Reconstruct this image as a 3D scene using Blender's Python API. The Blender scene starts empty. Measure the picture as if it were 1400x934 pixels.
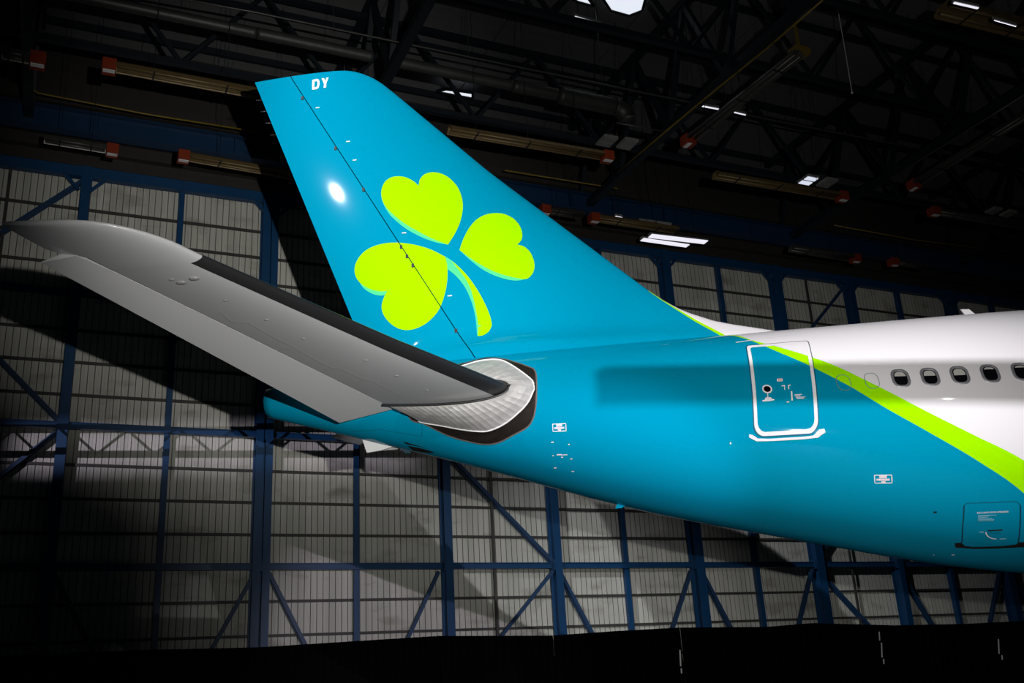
import bpy, bmesh, math, random
from mathutils import Vector, Matrix
from mathutils.geometry import tessellate_polygon
random.seed(7)
D2R = math.pi / 180
scene = bpy.context.scene
COL = scene.collection

# ------------------------------------------------------------------ camera
# world frame: X along the hangar wall, Y towards the wall, Z up.  Camera stands at the origin, 1.5 m up.
FPX, PITCH, ROLL, YAW = 1361.1, 19.0, 3.2, 24.87
def cam_axes():
    p, r, w = PITCH * D2R, ROLL * D2R, YAW * D2R
    fwd = Vector((0, math.cos(p), math.sin(p))); up0 = Vector((0, -math.sin(p), math.cos(p))); rt0 = Vector((1, 0, 0))
    up = math.cos(r) * up0 + math.sin(r) * rt0
    rt = math.cos(r) * rt0 - math.sin(r) * up0
    wx = Vector((math.cos(w), math.sin(w), 0)); wn = Vector((-math.sin(w), math.cos(w), 0))
    f = lambda v: Vector((v.dot(wx), v.dot(wn), v.z))
    return f(rt), f(up), f(fwd)
RT, UP, FW = cam_axes()
CAM = Vector((0, 0, 1.5))
cd = bpy.data.cameras.new('camera'); cam = bpy.data.objects.new('camera', cd); COL.objects.link(cam)
cam.matrix_world = Matrix(((RT.x, UP.x, -FW.x, CAM.x), (RT.y, UP.y, -FW.y, CAM.y), (RT.z, UP.z, -FW.z, CAM.z), (0, 0, 0, 1)))
cd.sensor_width = 36; cd.lens = 35; cd.clip_end = 500
scene.camera = cam
# ------------------------------------------------------------------ world, lights, exposure
wd = bpy.data.worlds.new('world'); scene.world = wd; wd.use_nodes = True
wd.node_tree.nodes['Background'].inputs[0].default_value = (0.55, 0.65, 0.8, 1)
wd.node_tree.nodes['Background'].inputs[1].default_value = 0.004
vs = scene.view_settings
vs.view_transform = 'Standard'; vs.look = 'None'; vs.gamma = 1; vs.use_curve_mapping = False; vs.exposure = 0.0
def spot(name, loc, target, watts, color, size=60, blend=0.5, radius=0.12):
    l = bpy.data.lights.new(name, 'SPOT'); o = bpy.data.objects.new(name, l); COL.objects.link(o)
    l.energy = watts; l.color = color; l.spot_size = size * D2R; l.spot_blend = blend; l.shadow_soft_size = radius
    o.location = loc; d = Vector(target) - Vector(loc); o.rotation_euler = d.to_track_quat('-Z', 'Y').to_euler()
    return o
def aim(px, py, Y):
    d = FW * FPX + RT * (px - 700) - UP * (py - 467); return CAM + d * (Y / d.y)
LC = Vector((-15.0, 6.0, 24.5))
spot('floodlight', (1.58, -1.6, 2.25), aim(440, 300, 20), 16000, (1.0, 0.97, 0.91), 35, 1.0, 0.06)
spot('floodlight.001', (1.70, -1.55, 2.25), aim(900, 650, 18), 8300, (1.0, 0.98, 0.93), 54, 0.9, 0.06)
spot('floodlight.002', (6.2, -6.5, 5.6), aim(560, 890, 38), 13000, (0.97, 0.86, 1.0), 17, 0.6, 0.08)
LC = Vector((-15.0, 6.0, 24.5))
spot('floodlight.003', LC, (8.3, 19.0, 15.0), 46000, (0.97, 0.97, 1.0), 34, 0.9, 0.12)
LF = Vector((7.5, -8.5, 15.5))
spot('floodlight.004', LF, aim(1120, 555, 13), 26000, (1.0, 0.98, 1.0), 40, 1.0, 0.10)
LP, LPT = Vector((-20.0, 2.0, 7.0)), Vector((5.0, 38.0, 10.5))
spot('pattern_light', LP, LPT, 26000, (0.95, 0.84, 1.0), 17, 0.4, 0.006)  # added unseen lamp, throws the violet lattice pattern on the wall
spot('roof_fill', (1.9, -1.5, 2.3), aim(1100, 150, 26), 3000, (1.0, 0.97, 0.92), 74, 0.9, 0.1)  # added fill to lift the dark roof, no lamp known there

# ------------------------------------------------------------------ helpers
def ray(px, py):
    return FW * FPX + RT * (px - 700) - UP * (py - 467)
def at_z(px, py, z):
    d = ray(px, py); return CAM + d * ((z - CAM.z) / d.z)
def at_Y(px, py, Y):
    d = ray(px, py); return CAM + d * (Y / d.y)

def mat(name, color, rough=0.5, metal=0.0, coat=0.0, noise=0.0, nscale=3.0, emit=None, estr=0.0):
    m = bpy.data.materials.new(name); m.use_nodes = True
    nt = m.node_tree; b = nt.nodes['Principled BSDF']
    b.inputs['Base Color'].default_value = (*color, 1); b.inputs['Roughness'].default_value = rough
    b.inputs['Metallic'].default_value = metal; b.inputs['Coat Weight'].default_value = coat
    b.inputs['Coat Roughness'].default_value = 0.04
    if emit:
        b.inputs['Emission Color'].default_value = (*emit, 1); b.inputs['Emission Strength'].default_value = estr
    if noise > 0:
        tc = nt.nodes.new('ShaderNodeTexCoord'); n = nt.nodes.new('ShaderNodeTexNoise'); n.inputs['Scale'].default_value = nscale
        n.inputs['Detail'].default_value = 5
        mx = nt.nodes.new('ShaderNodeMix'); mx.data_type = 'RGBA'
        mx.inputs[6].default_value = (*[c * (1 - noise) for c in color], 1); mx.inputs[7].default_value = (*[min(1, c * (1 + noise)) for c in color], 1)
        nt.links.new(tc.outputs['Object'], n.inputs['Vector']); nt.links.new(n.outputs['Fac'], mx.inputs[0])
        nt.links.new(mx.outputs[2], b.inputs['Base Color'])
    return m

def link(name, bm, m, parent=None, smooth=False):
    me = bpy.data.meshes.new(name); bm.normal_update(); bm.to_mesh(me); bm.free()
    if smooth:
        for p in me.polygons: p.use_smooth = True
    for q in (m if isinstance(m, (list, tuple)) else [m]): me.materials.append(q)
    o = bpy.data.objects.new(name, me); COL.objects.link(o)
    if parent: o.parent = parent
    return o
def empty(name, loc=(0, 0, 0), rz=0):
    o = bpy.data.objects.new(name, None); COL.objects.link(o); o.location = loc; o.rotation_euler = (0, 0, rz); o.empty_display_size = 0.3
    return o
def tag(o, label=None, cat=None, group=None, kind=None):
    if label: o['label'] = label
    if cat: o['category'] = cat
    if group: o['group'] = group
    if kind: o['kind'] = kind
    return o
def box(bm, x0, x1, y0, y1, z0, z1, mi=0):
    v = [bm.verts.new(p) for p in ((x0, y0, z0), (x1, y0, z0), (x1, y1, z0), (x0, y1, z0), (x0, y0, z1), (x1, y0, z1), (x1, y1, z1), (x0, y1, z1))]
    for f in ((0, 3, 2, 1), (4, 5, 6, 7), (0, 1, 5, 4), (1, 2, 6, 5), (2, 3, 7, 6), (3, 0, 4, 7)):
        bm.faces.new([v[i] for i in f]).material_index = mi
def frame_of(a, b, upv=Vector((0, 0, 1))):
    t = (b - a).normalized()
    if abs(t.dot(upv)) > 0.97: upv = Vector((0, 1, 0))
    s = t.cross(upv).normalized(); u = s.cross(t).normalized()
    return t, s, u
def bar(bm, a, b, w, h, mi=0):
    a, b = Vector(a), Vector(b); t, s, u = frame_of(a, b)
    c = [(-w / 2, -h / 2), (w / 2, -h / 2), (w / 2, h / 2), (-w / 2, h / 2)]
    A = [bm.verts.new(a + s * x + u * y) for x, y in c]; B = [bm.verts.new(b + s * x + u * y) for x, y in c]
    bm.faces.new(A[::-1]).material_index = mi; bm.faces.new(B).material_index = mi
    for i in range(4):
        j = (i + 1) % 4; bm.faces.new((A[i], A[j], B[j], B[i])).material_index = mi
def angle_bar(bm, a, b, w, t=0.02):
    """an L-section steel member"""
    a, b = Vector(a), Vector(b); d, s, u = frame_of(a, b)
    c = [(0, 0), (w, 0), (w, t), (t, t), (t, w), (0, w)]
    A = [bm.verts.new(a + s * (x - w / 2) + u * (y - w / 2)) for x, y in c]; B = [bm.verts.new(b + s * (x - w / 2) + u * (y - w / 2)) for x, y in c]
    bm.faces.new(A[::-1]); bm.faces.new(B)
    for i in range(6):
        j = (i + 1) % 6; bm.faces.new((A[i], A[j], B[j], B[i]))
def tube(bm, pts, r, n=10, caps=True):
    pts = [Vector(p) for p in pts]; rings = []
    for i, p in enumerate(pts):
        a = pts[max(0, i - 1)]; b = pts[min(len(pts) - 1, i + 1)]; t, s, u = frame_of(a, b)
        rr = r[i] if isinstance(r, (list, tuple)) else r
        rings.append([bm.verts.new(p + s * (rr * math.cos(2 * math.pi * k / n)) + u * (rr * math.sin(2 * math.pi * k / n))) for k in range(n)])
    for A, B in zip(rings, rings[1:]):
        for k in range(n): bm.faces.new((A[k], A[(k + 1) % n], B[(k + 1) % n], B[k]))
    if caps: bm.faces.new(rings[0][::-1]); bm.faces.new(rings[-1])
def loft(bm, rings, closed=True, cap0=False, cap1=False, mi=0):
    R = [[bm.verts.new(p) for p in r] for r in rings]; n = len(R[0])
    for A, B in zip(R, R[1:]):
        for k in range(n if closed else n - 1):
            bm.faces.new((A[k], A[(k + 1) % n], B[(k + 1) % n], B[k])).material_index = mi
    if cap0: bm.faces.new(R[0][::-1]).material_index = mi
    if cap1: bm.faces.new(R[-1]).material_index = mi
    return R
def interp(tab, x):
    if x <= tab[0][0]: (a, b), (c, d) = tab[0], tab[1]
    elif x >= tab[-1][0]: (a, b), (c, d) = tab[-2], tab[-1]
    else:
        for (a, b), (c, d) in zip(tab, tab[1:]):
            if a <= x <= c: break
    return b + (d - b) * (x - a) / (c - a)
class Spline:
    def __init__(s, xk, yk):
        n = len(xk); h = [xk[i + 1] - xk[i] for i in range(n - 1)]
        al = [0] * n; l = [1] * n; mu = [0] * n; z = [0] * n
        for i in range(1, n - 1):
            al[i] = 3 * ((yk[i + 1] - yk[i]) / h[i] - (yk[i] - yk[i - 1]) / h[i - 1])
            l[i] = 2 * (xk[i + 1] - xk[i - 1]) - h[i - 1] * mu[i - 1]; mu[i] = h[i] / l[i]; z[i] = (al[i] - h[i - 1] * z[i - 1]) / l[i]
        c = [0] * n; b = [0] * n; d = [0] * n
        for j in range(n - 2, -1, -1):
            c[j] = z[j] - mu[j] * c[j + 1]; b[j] = (yk[j + 1] - yk[j]) / h[j] - h[j] * (c[j + 1] + 2 * c[j]) / 3; d[j] = (c[j + 1] - c[j]) / (3 * h[j])
        s.x, s.y, s.b, s.c, s.d, s.n = xk, yk, b, c, d, n
    def __call__(s, x):
        if x > s.x[-1]: return s.y[-1] + 0.0 * x
        i = 0
        while i < s.n - 2 and x > s.x[i + 1]: i += 1
        t = x - s.x[i]; return s.y[i] + s.b[i] * t + s.c[i] * t * t + s.d[i] * t ** 3

# ------------------------------------------------------------------ materials
M = dict(
    column=mat('blue_steel', (0.004, 0.052, 0.15), 0.45, noise=0.2, nscale=2),
    crane=mat('crane_blue', (0.004, 0.03, 0.085), 0.5),
    girt=mat('girt_steel', (0.05, 0.05, 0.048), 0.6, noise=0.2),
    brace=mat('brace_steel', (0.012, 0.05, 0.13), 0.5, noise=0.2),
    joint=mat('sheet_joint', (0.20, 0.195, 0.18), 0.8),
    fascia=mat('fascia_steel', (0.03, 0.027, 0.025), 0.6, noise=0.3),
    roof=mat('roof_sheet', (0.13, 0.13, 0.135), 0.8, noise=0.15),
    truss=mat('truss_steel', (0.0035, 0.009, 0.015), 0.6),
    duct=mat('duct_galvanised', (0.06, 0.065, 0.06), 0.5, 0.5, noise=0.3, nscale=1.2),
    pipe=mat('pipe_grey', (0.08, 0.078, 0.075), 0.4, 0.3),
    yellow=mat('gas_pipe_yellow', (0.20, 0.14, 0.012), 0.5),
    tan=mat('heater_hood', (0.15, 0.105, 0.045), 0.5, 0.2, noise=0.2),
    orange=mat('burner_orange', (0.22, 0.026, 0.006), 0.5),
    plate=mat('plate_white', (0.8, 0.8, 0.8), 0.5),
    panelw=mat('lamp_panel', (0.25, 0.255, 0.25), 0.5),
    lamp=mat('lamp_glow', (0.9, 0.9, 0.95), 0.4, emit=(0.9, 0.88, 1.0), estr=0.9),
    sky=mat('skylight_glow', (0.9, 0.9, 0.95), 0.4, emit=(0.85, 0.9, 1.0), estr=0.9),
    floor=mat('floor_paint', (0.05, 0.05, 0.052), 0.5, noise=0.2),
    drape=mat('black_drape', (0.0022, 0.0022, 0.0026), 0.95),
    silver=mat('silver', (0.8, 0.82, 0.85), 0.25, 1.0),
)
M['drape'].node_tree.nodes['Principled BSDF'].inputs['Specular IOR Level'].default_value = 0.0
def clad_mat():
    m = bpy.data.materials.new('cladding'); m.use_nodes = True; nt = m.node_tree; b = nt.nodes['Principled BSDF']; b.inputs['Roughness'].default_value = 0.7
    tc = nt.nodes.new('ShaderNodeTexCoord'); mp = nt.nodes.new('ShaderNodeMapping'); mp.inputs['Scale'].default_value = (1.4, 1.4, 0.05)
    n1 = nt.nodes.new('ShaderNodeTexNoise'); n1.inputs['Scale'].default_value = 1.6; n1.inputs['Detail'].default_value = 3
    mp2 = nt.nodes.new('ShaderNodeMapping'); mp2.inputs['Scale'].default_value = (0.55, 0.55, 1.3)
    n2 = nt.nodes.new('ShaderNodeTexNoise'); n2.inputs['Scale'].default_value = 1.0; n2.inputs['Detail'].default_value = 6
    r1 = nt.nodes.new('ShaderNodeValToRGB'); r1.color_ramp.elements[0].position = 0.3; r1.color_ramp.elements[0].color = (0.50, 0.51, 0.46, 1)
    r1.color_ramp.elements[1].position = 0.7; r1.color_ramp.elements[1].color = (0.66, 0.66, 0.61, 1)
    r2 = nt.nodes.new('ShaderNodeValToRGB'); r2.color_ramp.elements[0].position = 0.26; r2.color_ramp.elements[0].color = (0.55, 0.53, 0.5, 1)
    r2.color_ramp.elements[1].position = 0.45; r2.color_ramp.elements[1].color = (1, 1, 1, 1)
    mx = nt.nodes.new('ShaderNodeMix'); mx.data_type = 'RGBA'; mx.blend_type = 'MULTIPLY'; mx.inputs[0].default_value = 1
    L = nt.links.new
    L(tc.outputs['Object'], mp.inputs[0]); L(mp.outputs[0], n1.inputs[0]); L(n1.outputs[0], r1.inputs[0])
    L(tc.outputs['Object'], mp2.inputs[0]); L(mp2.outputs[0], n2.inputs[0]); L(n2.outputs[0], r2.inputs[0])
    L(r1.outputs[0], mx.inputs[6]); L(r2.outputs[0], mx.inputs[7]); L(mx.outputs[2], b.inputs['Base Color'])
    return m
M['clad'] = clad_mat()

# ------------------------------------------------------------------ setting: floor, wall, ceiling
bm = bmesh.new(); box(bm, -25, 75, -22, 38.4, -0.2, 0.0); tag(link('floor', bm, M['floor']), 'dark painted concrete hangar floor under the airliner', None, None, 'structure')

YW = 38.0
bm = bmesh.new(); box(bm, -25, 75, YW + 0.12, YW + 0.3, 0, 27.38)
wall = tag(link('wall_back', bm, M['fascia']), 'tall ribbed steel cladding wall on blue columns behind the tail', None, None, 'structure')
CX = [-20, -13.2, -6.2, -5.0 + 0.0, -0.30, 6.85, 13.95, 18.75, 25.75, 32.45, 37.3, 44.7, 52.0, 56.8, 63.9, 71]
CX = [-16.6, -9.6, -5.0, -0.30, 6.85, 13.95, 18.75, 25.75, 32.45, 37.3, 44.7, 51.8, 56.6, 63.7, 70.7]
WIDE = [(b - a) > 6 for a, b in zip(CX, CX[1:])]
def cladding(x0, x1):
    bm = bmesh.new(); n = max(4, round((x1 - x0) / 0.24)); w = (x1 - x0) / n; pr = []
    for i in range(n):
        x = x0 + i * w; j = random.uniform(-0.004, 0.004)
        pr += [(x, YW + 0.04, 1), (x + 0.01, YW + 0.0 + j, 0), (x + w * 0.45, YW - 0.006 + j, 0), (x + w * 0.5, YW + 0.006 + j, 0), (x + w - 0.02, YW + j, 1), (x + w - 0.01, YW + 0.04, 1)]
    pr.append((x1, YW + 0.05, 1))
    lo = [bm.verts.new((x, y, 0.02)) for x, y, q in pr]; hi = [bm.verts.new((x, y, 20.95)) for x, y, q in pr]
    for i in range(len(pr) - 1):
        f = bm.faces.new((lo[i], lo[i + 1], hi[i + 1], hi[i])); f.material_index = pr[i][2]
    return link('cladding_panel', bm, [M['clad'], M['joint']], wall)
GZ = [1.2, 2.42, 3.64, 4.85, 7.27, 8.47, 9.68, 12.24, 13.48, 14.72, 17.35, 18.5, 19.65]
BZ = [6.06, 11.0, 16.04]
for i, (a, b) in enumerate(zip(CX, CX[1:])):
    cladding(a, b)
    for z in GZ:
        bm = bmesh.new(); bar(bm, (a, YW - 0.07, z), (b, YW - 0.07, z), 0.09, 0.10); link('girt', bm, M['girt'], wall)
    for z in BZ:
        bm = bmesh.new(); bar(bm, (a + 0.15, YW - 0.45, z + 0.1), (b - 0.15, YW - 0.45, z + 0.1), 0.22, 0.04); bar(bm, (a + 0.15, YW - 0.45, z - 0.1), (b - 0.15, YW - 0.45, z - 0.1), 0.22, 0.04)
        bar(bm, (a + 0.15, YW - 0.5, z), (b - 0.15, YW - 0.5, z), 0.03, 0.2); link('beam', bm, M['column'], wall)
    bm = bmesh.new(); bar(bm, (a, YW - 0.45, 21.02), (b, YW - 0.45, 21.02), 0.3, 0.42)
    for s, x in ((1, a + 0.2), (-1, b - 0.2)): bar(bm, (x, YW - 0.5, 20.25), (x + s * 0.55, YW - 0.5, 20.85), 0.1, 0.12)
    link('head_beam', bm, M['column'], wall)
    # fascia of stepped sheeting above the head beam
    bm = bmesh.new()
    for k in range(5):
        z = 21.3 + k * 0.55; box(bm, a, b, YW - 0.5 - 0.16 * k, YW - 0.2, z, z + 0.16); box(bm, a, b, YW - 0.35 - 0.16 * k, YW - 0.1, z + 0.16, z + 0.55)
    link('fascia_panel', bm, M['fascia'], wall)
    mid = (a + b) / 2 if WIDE[i] else a + 0.45 * (b - a)
    bm = bmesh.new(); mw = 0.11 if WIDE[i] else 0.05
    bar(bm, (mid, YW - 0.36, 0), (mid, YW - 0.36, 20.9), mw * 2, 0.06); WIDE[i] and bar(bm, (mid, YW - 0.2, 0), (mid, YW - 0.2, 20.9), 0.05, 0.3)
    link('mullion', bm, M['column'] if WIDE[i] else M['girt'], wall)
    yb = YW - 0.42
    if WIDE[i]:
        segs = [((a + 0.25, 5.85), (mid - 0.5, 0.6)), ((b - 0.25, 5.85), (mid + 0.5, 0.6))]
    else:
        r = (a == CX[2] or a == CX[5]); p, q = (a, b) if r else (b, a)
        segs = [((p, 20.8), (q, 16.1)), ((q, 16.0), (p, 11.1)), ((p, 10.9), (q, 6.2)), ((q, 5.9), (p, 1.0))]
        if a == CX[2]: p, q = b, a; segs = [((p, 20.8), (q, 16.1)), ((q, 15.8), (p, 11.1)), ((p, 10.9), (q, 6.2)), ((q, 5.9), (p, 1.0))]
    for (xa, za), (xb, zb) in segs:
        bm = bmesh.new(); bar(bm, (xa, yb, za), (xb, yb, zb), 0.09, 0.14); bar(bm, (xa, yb + 0.16, za - 0.05), (xb, yb + 0.16, zb - 0.05), 0.05, 0.12); link('brace', bm, M['brace'], wall)
def column(x, w, twin=False):
    bm = bmesh.new()
    def H(xc, w):
        box(bm, xc - w / 2, xc + w / 2, YW - 0.72, YW - 0.68, 0, 21.2); box(bm, xc - w / 2, xc + w / 2, YW - 0.2, YW - 0.16, 0, 21.2); box(bm, xc - 0.015, xc + 0.015, YW - 0.68, YW - 0.2, 0, 21.2)
    if twin: H(x - 0.17, w); H(x + 0.19, w)
    else: H(x, w)
    for z in (6.06, 11, 16.04, 20.7): box(bm, x - w * 0.6, x + w * 0.6, YW - 0.66, YW - 0.3, z - 0.2, z + 0.2)
    link('column', bm, M['column'], wall)
for i, x in enumerate(CX):
    if i == 4: column(x - 0.1, 0.28, True)
    elif i == 3: column(x + 0.05, 0.34)
    elif i in (2, 1): column(x, 0.34)
    elif i in (7, 8, 10, 11): column(x + 0.05, 0.44)
    else: column(x + 0.1, 0.32)

ZR = 27.4
bm = bmesh.new(); box(bm, -25, 75, -22, 38.4, ZR + 0.1, ZR + 0.3)
ceil = tag(link('ceiling', bm, M['roof']), 'dark sheeted hangar roof over steel trusses', None, None, 'structure')
for i in range(20):
    for j in range(9):
        x0 = -25 + i * 5; y0 = -22 + j * 6.7
        bm = bmesh.new(); box(bm, x0 + 0.03, x0 + 4.97, y0 + 0.03, min(38.3, y0 + 6.67), ZR, ZR + 0.08); link('roof_panel', bm, M['roof'], ceil)
for j in range(18):
    y = -20 + j * 3.35
    bm = bmesh.new(); bar(bm, (-25, y, ZR - 0.2), (75, y, ZR - 0.2), 0.12, 0.3); link('purlin', bm, M['truss'], ceil)
# roof trusses running towards the wall
TX = [(-14.1, 'far left'), (-2.4, 'left'), (9.3, 'middle left'), (21.0, 'middle'), (32.7, 'right'), (44.4, 'far right')]
TL = ['steel roof truss furthest left, above the stabilizer tip', 'steel roof truss second from left, over the dark left corner', 'steel roof truss directly above the fin top',
      'steel roof truss beside the yellow diagonal gas pipe', 'steel roof truss at upper right beside the thin grey diagonal pipe', 'steel roof truss furthest right, past the picture edge']
ZB = 22.3
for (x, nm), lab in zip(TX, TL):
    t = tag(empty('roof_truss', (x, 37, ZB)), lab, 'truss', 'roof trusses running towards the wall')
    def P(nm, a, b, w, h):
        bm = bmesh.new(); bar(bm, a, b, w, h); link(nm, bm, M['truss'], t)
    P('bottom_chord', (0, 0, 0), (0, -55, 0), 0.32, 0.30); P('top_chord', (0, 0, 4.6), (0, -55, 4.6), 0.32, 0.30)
    n = 14; st = 55 / n
    for k in range(n):
        P('web', (0, -k * st, 0.0), (0, -(k + 0.5) * st, 4.6), 0.2, 0.2); P('web', (0, -(k + 0.5) * st, 4.6), (0, -(k + 1) * st, 0.0), 0.2, 0.2)
# lattice girders across
yA = at_z(1280, 60, 22.3).y; yB = at_z(935, 84, 22.3).y
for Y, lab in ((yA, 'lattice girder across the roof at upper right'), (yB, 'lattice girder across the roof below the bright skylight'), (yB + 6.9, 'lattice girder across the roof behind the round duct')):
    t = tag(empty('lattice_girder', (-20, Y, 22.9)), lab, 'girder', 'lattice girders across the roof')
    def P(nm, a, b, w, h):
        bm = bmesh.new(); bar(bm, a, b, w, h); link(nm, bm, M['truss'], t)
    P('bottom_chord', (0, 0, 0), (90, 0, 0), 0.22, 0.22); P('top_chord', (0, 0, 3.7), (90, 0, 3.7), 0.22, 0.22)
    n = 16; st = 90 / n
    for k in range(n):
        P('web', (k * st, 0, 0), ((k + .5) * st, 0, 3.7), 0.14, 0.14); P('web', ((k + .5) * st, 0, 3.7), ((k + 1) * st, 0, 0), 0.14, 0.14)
# blue crane runway beam high in front of the wall
q0, q1 = at_Y(100, 168, 36.0), at_Y(700, 262, 36.0)
zc = (q0.z + q1.z) / 2
t = tag(empty('crane_runway_beam', (25, 36.0, zc)), 'long dark blue crane runway beam high in front of the wall', 'beam')
bm = bmesh.new(); bar(bm, (-45, 0, 0.42), (45, 0, 0.42), 0.5, 0.05); link('top_flange', bm, M['crane'], t)
bm = bmesh.new(); bar(bm, (-45, 0, -0.42), (45, 0, -0.42), 0.5, 0.05); link('bottom_flange', bm, M['crane'], t)
bm = bmesh.new(); bar(bm, (-45, 0, 0), (45, 0, 0), 0.04, 0.8); link('web', bm, M['crane'], t)
for k in range(19):
    bm = bmesh.new(); box(bm, -45 + 5 * k - 0.02, -45 + 5 * k + 0.02, -0.22, -0.02, -0.4, 0.4); link('stiffener', bm, M['crane'], t)

# ------------------------------------------------------------------ things hung from the roof
def hanger(bm, p, top=ZR + 0.02): tube(bm, [p, (p.x, p.y, top)], 0.012, 5)
def duct():
    t = tag(empty('air_duct', at_z(500, 76, 22.6)), 'long round grey spiral air duct with an elbow, hung above the fin', 'duct'); o = t.location
    y = o.y; xs = [at_z(q, 0, 22.6).x for q in (0,)]
    X = lambda px, py: at_z(px, py, 22.6).x
    def seg(x0, x1, r):
        bm = bmesh.new(); n = int((x1 - x0) / 0.12); pts = []; rr = []
        for k in range(n + 1):
            pts.append((x0 + (x1 - x0) * k / n - o.x, 0, 0)); rr.append(r * (1.0 + (0.025 if k % 3 == 0 else 0)))
        tube(bm, pts, rr, 16); link('duct_segment', bm, M['duct'], t, True)
    seg(X(20, -10), X(350, 47), 0.19); seg(X(350, 47) + 0.03, X(510, 76), 0.20); seg(X(540, 83), X(700, 118), 0.21); seg(X(700, 118) + 0.03, X(762, 130), 0.24)
    seg(X(766, 128), X(838, 148), 0.34)
    bm = bmesh.new(); x0 = X(838, 148) - o.x; pts = [(x0 + 0.55 * math.sin(a * D2R), 0.0, -0.55 * (1 - math.cos(a * D2R))) for a in range(0, 91, 10)]
    tube(bm, pts, 0.34, 16); link('elbow', bm, M['duct'], t, True)
    bm = bmesh.new()
    for q in (60, 250, 440, 620, 800): hanger(bm, Vector((X(q, 20 + 0.19 * q) - o.x, 0, 0.3)), ZR - 22.7)
    tag(link('hanger_rods', bm, M['pipe'], t), kind='stuff')
duct()
def pipe(name, pxs, z, r, m, label, cat='pipe'):
    P = [at_z(x, y, z) for x, y in pxs]
    bm = bmesh.new(); b = P[0]; tube(bm, [p - b for p in P], r, 8); o = link(name, bm, m, None, True); o.location = b
    return tag(o, label, cat)
pipe('sprinkler_pipe', [(120, -25), (350, 17), (700, 90), (930, 137), (1050, 163), (1240, 200), (1420, 233)], 22.8, 0.035, M['pipe'], 'thin grey pipe running right across the roof above the round duct')
pipe('conduit', [(745, 14), (1000, 75), (1052, 87)], 23.6, 0.035, M['pipe'], 'short thin grey conduit just below the bright skylight')
pipe('conduit', [(1078, 94), (1180, 122), (1290, 143)], 23.6, 0.03, M['pipe'], 'thin grey conduit crossing behind the hanging wire')
pipe('gas_pipe', [(1125, 0), (1050, 65), (960, 138), (912, 178), (845, 235)], 21.4, 0.04, M['yellow'], 'yellow gas pipe running diagonally up to the picture top')
pipe('conduit', [(1400, 130), (1300, 193), (1215, 245)], 21.4, 0.035, M['pipe'], 'thin grey diagonal pipe at the right, under the roof truss')
pipe('conduit', [(843, 168), (908, 180)], 21.5, 0.03, M['pipe'], 'short level grey pipe joining the yellow diagonal pipe')
def yellow_run(pxs, Y, label):
    P = [at_Y(x, y, Y) for x, y in pxs]; b = P[0]; bm = bmesh.new(); tube(bm, [p - b for p in P], 0.035, 8); o = link('gas_pipe', bm, M['yellow'], None, True); o.location = b; tag(o, label, 'pipe')
yellow_run([(42, -20), (42, 70), (38, 118), (52, 127), (200, 156), (350, 180)], 35.0, 'yellow gas pipe dropping down the far left then running right towards the fin')
yellow_run([(690, 233), (845, 258), (846, 236), (843, 168)], 35.0, 'yellow gas pipe turning upward right of the fin')
yellow_run([(1140, 308), (1250, 328), (1420, 350)], 35.0, 'thin pipe along the crane beam at right')
# hanging wire
p = at_z(1143, 0, 26); pb = at_Y(1165, 127, p.y)
bm = bmesh.new(); tube(bm, [(0, 0, 0), (pb.x - p.x) * Vector((.5, 0, 0)) + Vector((0.02, 0, (pb.z - p.z) * .5)), (pb.x - p.x, 0, pb.z - p.z)], 0.016, 6)
bmesh.ops.create_icosphere(bm, subdivisions=1, radius=0.05, matrix=Matrix.Translation((pb.x - p.x, 0, pb.z - p.z)))
o = link('hanging_wire', bm, M['plate']); o.location = p; tag(o, 'thin white wire hanging from the roof at upper right', 'wire')

def heater(pa, pb, z, label, box_at=1, hood='tan', w=0.42, box2=False):
    """radiant tube heater: trough hood, two tubes, burner box with a white plate"""
    A, B = at_z(*pa, z), at_z(*pb, z); base = (A + B) / 2
    L = (B - A).length; ang = math.atan2(B.y - A.y, B.x - A.x)
    t = tag(empty('tube_heater', base, ang), label, 'heater', 'radiant heaters under the roof')
    h = L / 2; m = M[hood]
    bm = bmesh.new(); prof = [(-w / 2 - 0.05, -0.05), (-w / 2, 0.07), (-w / 4, 0.17), (w / 4, 0.17), (w / 2, 0.07), (w / 2 + 0.05, -0.05), (w / 2 + 0.02, -0.05), (w / 2 - 0.03, 0.05), (w / 4 - 0.02, 0.14), (-w / 4 + 0.02, 0.14), (-w / 2 + 0.03, 0.05), (-w / 2 - 0.02, -0.05)]
    loft(bm, [[(x, a, b) for a, b in prof] for x in (-h, h)], True, True, True); link('hood', bm, m, t)
    for s in (-1, 1):
        bm = bmesh.new(); tube(bm, [(-h + 0.05, s * w * 0.27, -0.02), (h - 0.05, s * w * 0.27, -0.02)], 0.05, 8); link('tube', bm, m, t, True)
    for e in ([box_at] if not box2 else [-1, 1]):
        x = e * (h + 0.18)
        bm = bmesh.new(); box(bm, x - 0.2, x + 0.2, -0.22, 0.22, -0.2, 0.16); bmesh.ops.bevel(bm, geom=bm.edges[:], offset=0.02, segments=1); bb = link('burner_box', bm, M['orange'], t)
        bm = bmesh.new(); box(bm, x - 0.17, x + 0.17, -0.14, 0.02, -0.225, -0.205); link('plate', bm, M['plate'], bb)
    bm = bmesh.new()
    n = max(2, int(L / 1.8))
    for k in range(n):
        x = -h + (k + 0.5) * L / n; box(bm, x - 0.02, x + 0.02, -w / 2 - 0.06, w / 2 + 0.06, -0.09, -0.06); tube(bm, [(x, 0, 0.16), (x, 0, ZR - z + 0.02)], 0.01, 5)
    link('bracket', bm, M['truss'], t)
heater((158, 92), (358, 129), 20.0, 'tan tube heater left of the fin top with its burner box at the left end', -1)
heater((614, 178), (824, 213), 20.0, 'long tan tube heater right of the fin, orange burner box at its right end', 1)
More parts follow.
